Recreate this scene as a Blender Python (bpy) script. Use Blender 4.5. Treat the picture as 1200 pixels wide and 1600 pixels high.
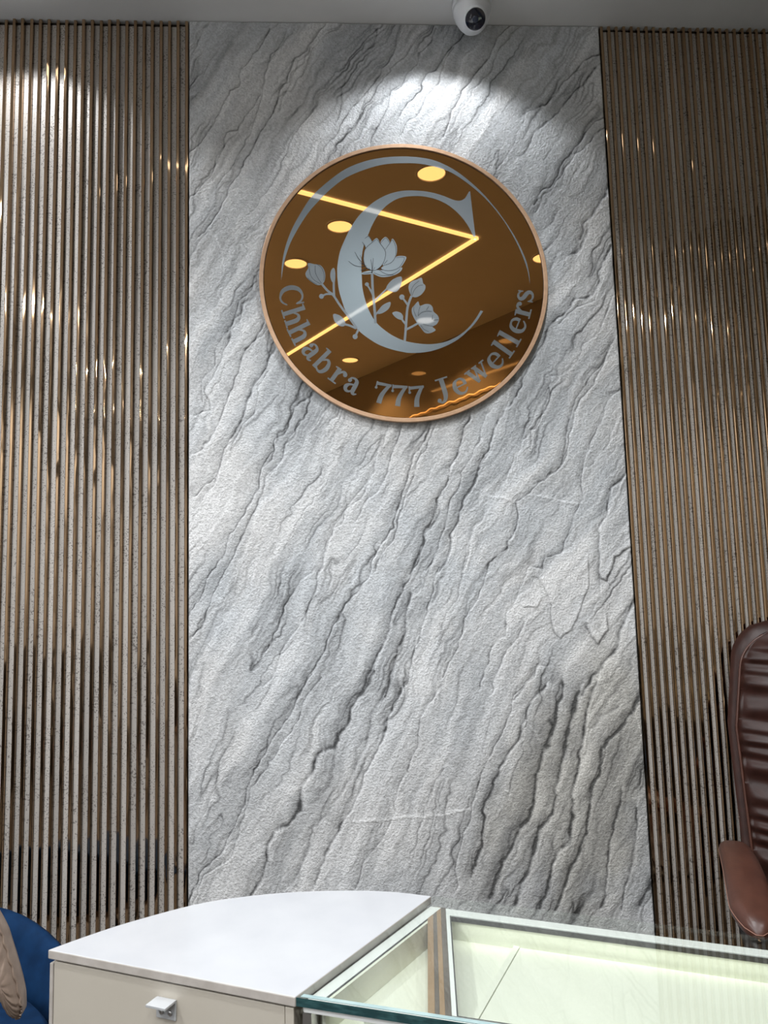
import bpy, bmesh, math, random
import numpy as np
from mathutils import Vector, Matrix
from mathutils.geometry import tessellate_polygon

S = bpy.context.scene
for o in list(bpy.data.objects):
    bpy.data.objects.remove(o)
COL = S.collection

# ------------------------------------------------------------------ camera
CAM = np.array([0.0, -2.1, 1.30])
FPX = 1180.0
YAW, PITCH, ROLL = 0.05305, 0.10847, -0.02690


def cam_basis():
    f = np.array([math.sin(YAW) * math.cos(PITCH), math.cos(YAW) * math.cos(PITCH), math.sin(PITCH)])
    r = np.cross(f, [0, 0, 1.0]); r /= np.linalg.norm(r)
    u = np.cross(r, f)
    c, s = math.cos(ROLL), math.sin(ROLL)
    return c * r + s * u, -s * r + c * u, f


RT, UP, FW = cam_basis()
cam = bpy.data.cameras.new('camera')
cam.sensor_fit = 'VERTICAL'; cam.sensor_height = 24.0
cam.lens = FPX / 1600.0 * 24.0
cam.clip_start = 0.02
co = bpy.data.objects.new('camera', cam); COL.objects.link(co)
co.matrix_world = Matrix(((RT[0], UP[0], -FW[0], CAM[0]), (RT[1], UP[1], -FW[1], CAM[1]),
                          (RT[2], UP[2], -FW[2], CAM[2]), (0, 0, 0, 1)))
S.camera = co


def ray(p):
    return (p[0] - 600.0) / FPX * RT - (p[1] - 800.0) / FPX * UP + FW


def at_y(p, Y):                      # point on the vertical plane y = Y
    d = ray(p); return CAM + d * ((Y - CAM[1]) / d[1])


def at_z(p, Z):                      # point on the horizontal plane z = Z
    d = ray(p); return CAM + d * ((Z - CAM[2]) / d[2])


def to_px(P):
    Q = np.asarray(P) - CAM
    z = Q @ FW
    return 600 + FPX * (Q @ RT) / z, 800 - FPX * (Q @ UP) / z


CEIL = float(at_y((310, 36.5), 0)[2])
MIRROR_Y = -0.022

# ------------------------------------------------------------------ world, exposure
w = bpy.data.worlds.new('world'); S.world = w; w.use_nodes = True
w.node_tree.nodes['Background'].inputs[0].default_value = (0.9, 0.95, 1, 1)
w.node_tree.nodes['Background'].inputs[1].default_value = 0.02
vs = S.view_settings
vs.view_transform = 'Standard'; vs.look = 'None'; vs.gamma = 1.0; vs.use_curve_mapping = False
vs.exposure = 0.6
S.cycles.use_denoising = True
S.cycles.max_bounces = 10
S.cycles.transparent_max_bounces = 16
S.cycles.sample_clamp_indirect = 6.0
S.cycles.caustics_reflective = False
S.cycles.caustics_refractive = False

P_WASH = 10.5        # the wall-washing downlights close to the feature wall
P_ROOM = 26.0        # each room downlight
P_FILL = 44.0        # added fill downlights outside the mirror's view, for ambient light
E_LAMP = 2.0         # how bright the diffusers look
P_CASE = 0.06         # showcase led


# ------------------------------------------------------------------ materials
def mat(name, col=(0.5, 0.5, 0.5), rough=0.5, metal=0.0, spec=0.5, coat=0.0, emit=None, es=1.0):
    m = bpy.data.materials.new(name); m.use_nodes = True
    b = m.node_tree.nodes['Principled BSDF']
    b.inputs['Base Color'].default_value = (*col, 1)
    b.inputs['Roughness'].default_value = rough
    b.inputs['Metallic'].default_value = metal
    b.inputs['Specular IOR Level'].default_value = spec
    b.inputs['Coat Weight'].default_value = coat
    b.inputs['Coat Roughness'].default_value = 0.03
    if 'film' in name: b.inputs['Coat IOR'].default_value = 2.0
    if emit:
        b.inputs['Emission Color'].default_value = (*emit, 1)
        b.inputs['Emission Strength'].default_value = es
    return m


def N(m, kind, **kw):
    n = m.node_tree.nodes.new(kind)
    for k, v in kw.items():
        if k in n.inputs: n.inputs[k].default_value = v
        else: setattr(n, k, v)
    return n


def L(m, a, b):
    m.node_tree.links.new(a, b)


def BS(m):
    return m.node_tree.nodes['Principled BSDF']


def mottle(m, c1, c2, scale, stretch=(1, 1, 1), bump=0.0, bscale=None, dist=0.002, lo=0.35, hi=0.65, detail=4):
    tc = N(m, 'ShaderNodeTexCoord'); mp = N(m, 'ShaderNodeMapping')
    mp.inputs['Scale'].default_value = stretch
    L(m, tc.outputs['Object'], mp.inputs[0])
    n = N(m, 'ShaderNodeTexNoise', Scale=scale, Detail=detail)
    L(m, mp.outputs[0], n.inputs['Vector'])
    r = N(m, 'ShaderNodeValToRGB')
    r.color_ramp.elements[0].position = lo; r.color_ramp.elements[1].position = hi
    r.color_ramp.elements[0].color = (*c1, 1); r.color_ramp.elements[1].color = (*c2, 1)
    L(m, n.outputs[0], r.inputs[0]); L(m, r.outputs[0], BS(m).inputs['Base Color'])
    if bump:
        n2 = n
        if bscale:
            n2 = N(m, 'ShaderNodeTexNoise', Scale=bscale, Detail=3.0)
            L(m, mp.outputs[0], n2.inputs['Vector'])
        bp = N(m, 'ShaderNodeBump', Strength=bump, Distance=dist)
        L(m, n2.outputs[0], bp.inputs['Height']); L(m, bp.outputs[0], BS(m).inputs['Normal'])
    return m


M = {}
M['ceiling'] = mottle(mat('ceiling_paint', rough=0.8), (0.85, 0.85, 0.86), (0.88, 0.88, 0.89), 6)
M['wall'] = mottle(mat('wall_paint', rough=0.7), (0.74, 0.74, 0.74), (0.78, 0.78, 0.78), 4)
M['floor'] = mottle(mat('floor_tile', rough=0.15), (0.075, 0.065, 0.058), (0.105, 0.092, 0.082), 3)
M['bronze_panel'] = mottle(mat('bronze_panel', rough=0.06, metal=0.45), (0.33, 0.29, 0.23), (0.36, 0.32, 0.26), 2)
M['dado'] = mottle(mat('dark_dado', rough=0.3), (0.010, 0.008, 0.007), (0.016, 0.013, 0.011), 5, (1, 1, 0.2))
M['mirror'] = mat('bronze_mirror', (0.52, 0.25, 0.078), 0.008, 1.0)
M['rim'] = mottle(mat('copper_rim', rough=0.34, metal=0.5), (0.66, 0.42, 0.27), (0.74, 0.49, 0.32), 60, (1, 1, 1), 0.1)
M['backing'] = mat('sign_backing', (0.03, 0.022, 0.016), 0.6)
M['line'] = mat('engraved_line', (0.028, 0.03, 0.035), 0.3)
M['letter_film'] = mottle(mat('letter_film', rough=0.4, coat=1.0), (0.105, 0.118, 0.125), (0.13, 0.145, 0.152), 9)
M['white'] = mat('white_plastic', (0.75, 0.77, 0.8), 0.3)
M['lens'] = mat('dark_lens', (0.012, 0.016, 0.03), 0.08, coat=1.0)
M['lens_core'] = mat('lens_core', (0.03, 0.04, 0.07), 0.05)
M['seam'] = mat('dark_seam', (0.05, 0.05, 0.05), 0.6)
M['diffuser'] = mat('lamp_diffuser', (0.8, 0.8, 0.8), 0.4, emit=(1, 0.97, 0.92), es=E_LAMP)
M['led'] = mat('led_strip', (0.8, 0.8, 0.8), 0.4, emit=(1, 0.97, 0.9), es=E_LAMP * 1.1)
M['rope'] = mat('rope_light', (0.8, 0.7, 0.5), 0.4, emit=(1, 0.72, 0.42), es=0.9)
M['chrome'] = mat('brushed_aluminium', (0.62, 0.62, 0.62), 0.28, 1.0)
M['black'] = mat('black_plastic', (0.012, 0.011, 0.011), 0.4)
M['white_frame'] = mat('white_aluminium', (0.82, 0.83, 0.82), 0.3)
M['case_white'] = mottle(mat('showcase_lining', rough=0.45), (0.74, 0.75, 0.645), (0.78, 0.79, 0.69), 7)
M['wood'] = mottle(mat('partition_veneer', rough=0.4), (0.30, 0.19, 0.105), (0.36, 0.235, 0.135), 22, (1, 1, 1))
M['gap_shade'] = mottle(mat('partition_shadow_board', rough=0.4), (0.11, 0.09, 0.075), (0.14, 0.115, 0.095), 22)
M['cream'] = mottle(mat('cream_laminate', rough=0.35), (0.53, 0.485, 0.41), (0.57, 0.525, 0.45), 3)
M['slab'] = mottle(mat('white_solid_surface', rough=0.13), (0.52, 0.53, 0.555), (0.56, 0.57, 0.59), 9)
M['slab_edge'] = mottle(mat('slab_edge_greyish', rough=0.4), (0.47, 0.43, 0.39), (0.56, 0.52, 0.48), 40)  # edge colour: warmer and slightly darker than the slab top
M['acrylic'] = mat('frosted_acrylic', (0.78, 0.8, 0.82), 0.2)
BS(M['acrylic']).inputs['Transmission Weight'].default_value = 0.35
M['blue'] = mottle(mat('blue_velvet', rough=0.8, spec=0.15), (0.002, 0.018, 0.058), (0.004, 0.028, 0.085), 30)
M['taupe'] = mottle(mat('taupe_leather', rough=0.42), (0.22, 0.16, 0.125), (0.28, 0.21, 0.165), 50, bump=0.15)
M['leather'] = mottle(mat('brown_leather', rough=0.37, spec=0.25), (0.024, 0.0085, 0.006), (0.035, 0.0125, 0.009), 40, bump=0.1, bscale=220)
M['leather_arm'] = mottle(mat('brown_leather_arm', rough=0.33), (0.065, 0.024, 0.016), (0.085, 0.032, 0.021), 30, bump=0.08, bscale=220)
M['stitch'] = mat('stitch_thread', (0.28, 0.14, 0.1), 0.6)

# gold mirror strips: long gentle waves of rolled steel
m = mat('gold_mirror_strip', (0.46, 0.31, 0.185), 0.06, 1.0)
tc = N(m, 'ShaderNodeTexCoord'); oi = N(m, 'ShaderNodeObjectInfo')
mp = N(m, 'ShaderNodeMapping'); mp.inputs['Scale'].default_value = (12, 12, 2.2)
va = N(m, 'ShaderNodeVectorMath', operation='ADD')
sc = N(m, 'ShaderNodeVectorMath', operation='SCALE'); sc.inputs['Scale'].default_value = 31.0
L(m, oi.outputs['Location'], sc.inputs[0]); L(m, tc.outputs['Object'], mp.inputs[0])
L(m, mp.outputs[0], va.inputs[0]); L(m, sc.outputs[0], va.inputs[1])
n = N(m, 'ShaderNodeTexNoise', Scale=1.6, Detail=2.0)
L(m, va.outputs[0], n.inputs['Vector'])
bp = N(m, 'ShaderNodeBump', Strength=0.9, Distance=0.005)
L(m, n.outputs[0], bp.inputs['Height']); L(m, bp.outputs[0], BS(m).inputs['Normal'])
M['gold'] = m

# pitted grey flutes between them
m = mat('pitted_grey_flute', rough=0.42)
tc = N(m, 'ShaderNodeTexCoord'); oi = N(m, 'ShaderNodeObjectInfo')
sc = N(m, 'ShaderNodeVectorMath', operation='SCALE'); sc.inputs['Scale'].default_value = 17.0
va = N(m, 'ShaderNodeVectorMath', operation='ADD')
L(m, oi.outputs['Location'], sc.inputs[0]); L(m, tc.outputs['Object'], va.inputs[0]); L(m, sc.outputs[0], va.inputs[1])
n1 = N(m, 'ShaderNodeTexNoise', Scale=260.0, Detail=2.0); n2 = N(m, 'ShaderNodeTexNoise', Scale=9.0, Detail=3.0)
L(m, va.outputs[0], n1.inputs['Vector']); L(m, va.outputs[0], n2.inputs['Vector'])
ad = N(m, 'ShaderNodeMath', operation='MULTIPLY_ADD'); ad.inputs[1].default_value = 0.35; L(m, n2.outputs[0], ad.inputs[0]); L(m, n1.outputs[0], ad.inputs[2])
r = N(m, 'ShaderNodeValToRGB')
r.color_ramp.elements[0].position = 0.505; r.color_ramp.elements[0].color = (0.17, 0.15, 0.135, 1)
r.color_ramp.elements[1].position = 0.61; r.color_ramp.elements[1].color = (0.52, 0.48, 0.44, 1)
L(m, ad.outputs[0], r.inputs[0])
hs = N(m, 'ShaderNodeHueSaturation'); mr = N(m, 'ShaderNodeMapRange'); mr.inputs['To Min'].default_value = 0.86; mr.inputs['To Max'].default_value = 1.1
L(m, oi.outputs['Random'], mr.inputs[0]); L(m, mr.outputs[0], hs.inputs['Value']); L(m, r.outputs[0], hs.inputs['Color'])
L(m, hs.outputs[0], BS(m).inputs['Base Color'])
bp = N(m, 'ShaderNodeBump', Strength=0.6, Distance=0.0012); L(m, r.outputs[0], bp.inputs['Height']); L(m, bp.outputs[0], BS(m).inputs['Normal'])
M['flute'] = m

# etched film of the big initial: paler in the belly of the letter
m = mat('etched_film', rough=0.42, coat=1.0)
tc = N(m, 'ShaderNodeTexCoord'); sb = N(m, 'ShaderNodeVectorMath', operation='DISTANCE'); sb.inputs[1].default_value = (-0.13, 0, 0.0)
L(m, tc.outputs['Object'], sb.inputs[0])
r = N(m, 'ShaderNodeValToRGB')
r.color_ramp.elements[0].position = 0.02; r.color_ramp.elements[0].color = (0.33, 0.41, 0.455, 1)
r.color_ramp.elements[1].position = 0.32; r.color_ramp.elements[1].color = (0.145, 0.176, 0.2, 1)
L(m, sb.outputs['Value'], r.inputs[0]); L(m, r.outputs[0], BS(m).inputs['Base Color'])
M['film'] = m


# clear glass: Fresnel mix of straight-through and mirror
def glass(name, tint):
    m = bpy.data.materials.new(name); m.use_nodes = True
    nt = m.node_tree; nt.nodes.clear()
    out = nt.nodes.new('ShaderNodeOutputMaterial'); mix = nt.nodes.new('ShaderNodeMixShader')
    tr = nt.nodes.new('ShaderNodeBsdfTransparent'); tr.inputs[0].default_value = (*tint, 1)
    gl = nt.nodes.new('ShaderNodeBsdfGlossy'); gl.inputs['Roughness'].default_value = 0.01
    fr = nt.nodes.new('ShaderNodeFresnel'); ge = nt.nodes.new('ShaderNodeNewGeometry')
    ir = nt.nodes.new('ShaderNodeMapRange'); ir.inputs['To Min'].default_value = 1.5; ir.inputs['To Max'].default_value = 1 / 1.5
    nt.links.new(ge.outputs['Backfacing'], ir.inputs[0]); nt.links.new(ir.outputs[0], fr.inputs['IOR'])
    nt.links.new(fr.outputs[0], mix.inputs[0]); nt.links.new(tr.outputs[0], mix.inputs[1]); nt.links.new(gl.outputs[0], mix.inputs[2])
    nt.links.new(mix.outputs[0], out.inputs[0])
    return m


M['glass'] = glass('clear_glass', (0.965, 0.982, 0.966))
m = mat('glass_edge', rough=0.12, coat=0.6)
mottle(m, (0.012, 0.05, 0.055), (0.045, 0.13, 0.135), 45, (1, 1, 4), lo=0.4, hi=0.75)
M['glass_edge'] = m
M['glass_edge_pale'] = mottle(mat('glass_bevel', rough=0.15), (0.30, 0.42, 0.43), (0.42, 0.54, 0.53), 20)

# stone veneer: colour comes from the relief mesh, grain from noise
m = mat('stone_veneer', rough=0.62, spec=0.35)
at = N(m, 'ShaderNodeAttribute', attribute_name='tone')
tc = N(m, 'ShaderNodeTexCoord')
g1 = N(m, 'ShaderNodeTexNoise', Scale=170.0, Detail=3.0, Roughness=0.7); L(m, tc.outputs['Object'], g1.inputs['Vector'])
r = N(m, 'ShaderNodeValToRGB'); r.color_ramp.elements[0].position = 0.3; r.color_ramp.elements[1].position = 0.7
r.color_ramp.elements[0].color = (0.72, 0.72, 0.72, 1); r.color_ramp.elements[1].color = (1.12, 1.12, 1.12, 1)
L(m, g1.outputs[0], r.inputs[0])
mx = N(m, 'ShaderNodeMix', data_type='RGBA', blend_type='MULTIPLY'); mx.inputs[0].default_value = 1.0
L(m, at.outputs['Color'], mx.inputs[6]); L(m, r.outputs[0], mx.inputs[7]); L(m, mx.outputs[2], BS(m).inputs['Base Color'])
bp = N(m, 'ShaderNodeBump', Strength=1.0, Distance=0.0042); L(m, g1.outputs[0], bp.inputs['Height']); L(m, bp.outputs[0], BS(m).inputs['Normal'])
M['stone'] = m


# ------------------------------------------------------------------ builders
def obj(name, bm, m, parent=None, smooth=False, bevel=0.0):
    me = bpy.data.meshes.new(name)
    if isinstance(bm, tuple):
        me.from_pydata([tuple(map(float, v)) for v in bm[0]], [], bm[1])
    else:
        bmesh.ops.recalc_face_normals(bm, faces=bm.faces)
        bm.to_mesh(me); bm.free()
    ms = m if isinstance(m, list) else [m]
    for q in ms: me.materials.append(M[q] if isinstance(q, str) else q)
    if smooth:
        me.polygons.foreach_set('use_smooth', [True] * len(me.polygons))
    o = bpy.data.objects.new(name, me); COL.objects.link(o)
    if parent: o.parent = parent
    if bevel:
        b = o.modifiers.new('bevel', 'BEVEL'); b.width = bevel; b.segments = 2; b.limit_method = 'ANGLE'; b.angle_limit = 0.7
    return o


def thing(name, label, cat, loc=(0, 0, 0), rz=0.0, group=None):
    o = bpy.data.objects.new(name, None); COL.objects.link(o)
    o.location = loc; o.rotation_euler = (0, 0, rz); o.empty_display_size = 0.05
    o['label'] = label; o['category'] = cat
    if group: o['group'] = group
    return o


def add_box(bm, lo, hi, mi=0):
    v = [bm.verts.new((x, y, z)) for z in (lo[2], hi[2]) for y in (lo[1], hi[1]) for x in (lo[0], hi[0])]
    for f in ((0, 2, 3, 1), (4, 5, 7, 6), (0, 1, 5, 4), (2, 6, 7, 3), (0, 4, 6, 2), (1, 3, 7, 5)):
        bm.faces.new([v[i] for i in f]).material_index = mi


def box(lo, hi):
    bm = bmesh.new(); add_box(bm, lo, hi); return bm


def prism(poly, z0, z1, side_mi=0, bm=None):
    bm = bm or bmesh.new()
    a = [bm.verts.new((p[0], p[1], z0)) for p in poly]; b = [bm.verts.new((p[0], p[1], z1)) for p in poly]
    bm.faces.new(a[::-1]); bm.faces.new(b)
    n = len(poly)
    for i in range(n):
        bm.faces.new((a[i], a[(i + 1) % n], b[(i + 1) % n], b[i])).material_index = side_mi
    return bm


def bar(p, q, width, z0, z1, side=0.0):
    """A straight rail from p to q (plan), of the given width; side shifts it to its left."""
    p = np.array(p[:2], float); q = np.array(q[:2], float); d = (q - p) / np.linalg.norm(q - p); n = np.array([-d[1], d[0]])
    a = n * (side + width / 2); b = n * (side - width / 2)
    return prism([p + b, q + b, q + a, p + a], z0, z1)


def lathe(profile, seg=32, bm=None, axis='z'):
    bm = bm or bmesh.new(); rings = []
    for (r, h) in profile:
        ring = []
        for i in range(seg):
            t = 2 * math.pi * i / seg
            c = (r * math.cos(t), r * math.sin(t), h) if axis == 'z' else (r * math.cos(t), h, r * math.sin(t))
            ring.append(bm.verts.new(c))
        rings.append(ring)
    for a, b in zip(rings[:-1], rings[1:]):
        for i in range(seg):
            bm.faces.new((a[i], a[(i + 1) % seg], b[(i + 1) % seg], b[i]))
    bm.faces.new(rings[0][::-1]); bm.faces.new(rings[-1])
    return bm


def catmull(pts, n=6, closed=False):
    P = [np.array(p, float) for p in pts]; out = []
    m_ = len(P); rng = range(m_ if closed else m_ - 1)
    for i in rng:
        g = (lambda k: P[k % m_]) if closed else (lambda k: P[min(max(k, 0), m_ - 1)])
        p0, p1, p2, p3 = g(i - 1), g(i), g(i + 1), g(i + 2)
        for j in range(n):
            t = j / n
            out.append(0.5 * (2 * p1 + (p2 - p0) * t + (2 * p0 - 5 * p1 + 4 * p2 - p3) * t * t + (3 * p1 - p0 - 3 * p2 + p3) * t ** 3))
    if not closed: out.append(P[-1])
    return out


def tube(pts, rad, seg=8, bm=None):
    bm = bm or bmesh.new(); rings = []
    P = [np.array(p, float) for p in pts]
    for i, p in enumerate(P):
        d = P[min(i + 1, len(P) - 1)] - P[max(i - 1, 0)]; d /= np.linalg.norm(d) + 1e-9
        a = np.cross(d, [0.13, 0.27, 0.95]); a /= np.linalg.norm(a); b = np.cross(d, a)
        rr = rad[i] if hasattr(rad, '__len__') else rad
        rings.append([bm.verts.new(p + rr * (math.cos(2 * math.pi * k / seg) * a + math.sin(2 * math.pi * k / seg) * b)) for k in range(seg)])
    for a, b in zip(rings[:-1], rings[1:]):
        for k in range(seg):
            bm.faces.new((a[k], a[(k + 1) % seg], b[(k + 1) % seg], b[k]))
    bm.faces.new(rings[0][::-1]); bm.faces.new(rings[-1])
    return bm


def struct(name, bm, m):
    o = obj(name, bm, m); o['kind'] = 'structure'; return o


random.seed(4)
# ------------------------------------------------------------------ the room
struct('floor', box((-2.5, -6.2, -0.1), (2.9, 0.1, 0.0)), 'floor')
struct('ceiling', box((-2.5, -6.2, CEIL), (2.9, 0.1, CEIL + 0.1)), 'ceiling')
struct('wall_back', box((-2.5, 0.012, 0), (2.9, 0.1, CEIL)), 'wall')
struct('wall_left', box((-2.5, -6.2, 0), (-2.4, 0.012, CEIL)), 'wall')
struct('wall_front', box((-2.4, -6.2, 0), (-1.30, -6.1, CEIL)), 'wall')
wp, wd = np.array([-0.042, -4.04]), np.array([1.285, 1.957]) / math.hypot(1.285, 1.957)
wa, wb = wp - wd * 2.5, wp + wd * 4.82
struct('wall_right', bar(wa, wb, 0.1, 0, CEIL, -0.05), 'bronze_panel')

struct('trim_1', box((-2.4, -6.1, 0), (-2.36, -0.03, 0.95)), 'dado')
struct('trim_2', bar(wa + wd * 0.4, wb - wd * 0.35, 0.03, 0, 0.68, 0.016), 'dado')

# ------------------------------------------------------------------ stone veneer panel
XL = float(at_y((295.2, 400), 0)[0]); XR = float(at_y((956.8, 400), 0)[0])
ZC = CEIL - 0.002


def vnoise(x, y, seed):
    rs = np.random.RandomState(seed); T = rs.rand(256, 256).astype(np.float32)
    xi = np.floor(x).astype(int); yi = np.floor(y).astype(int); fx = x - xi; fy = y - yi
    fx = fx * fx * (3 - 2 * fx); fy = fy * fy * (3 - 2 * fy)
    a = T[xi & 255, yi & 255]; b = T[(xi + 1) & 255, yi & 255]; c = T[xi & 255, (yi + 1) & 255]; d = T[(xi + 1) & 255, (yi + 1) & 255]
    return (a * (1 - fx) + b * fx) * (1 - fy) + (c * (1 - fx) + d * fx) * fy - 0.5


def fbm(x, y, seed, o=4, g=0.5):
    s = 0; a = 1.0
    for i in range(o):
        s = s + a * vnoise(x * 2 ** i + 17.3 * i, y * 2 ** i + 5.7 * i, seed + i); a *= g
    return s


def smooth(e0, e1, v):
    t = np.clip((v - e0) / (e1 - e0), 0, 1); return t * t * (3 - 2 * t)


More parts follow.
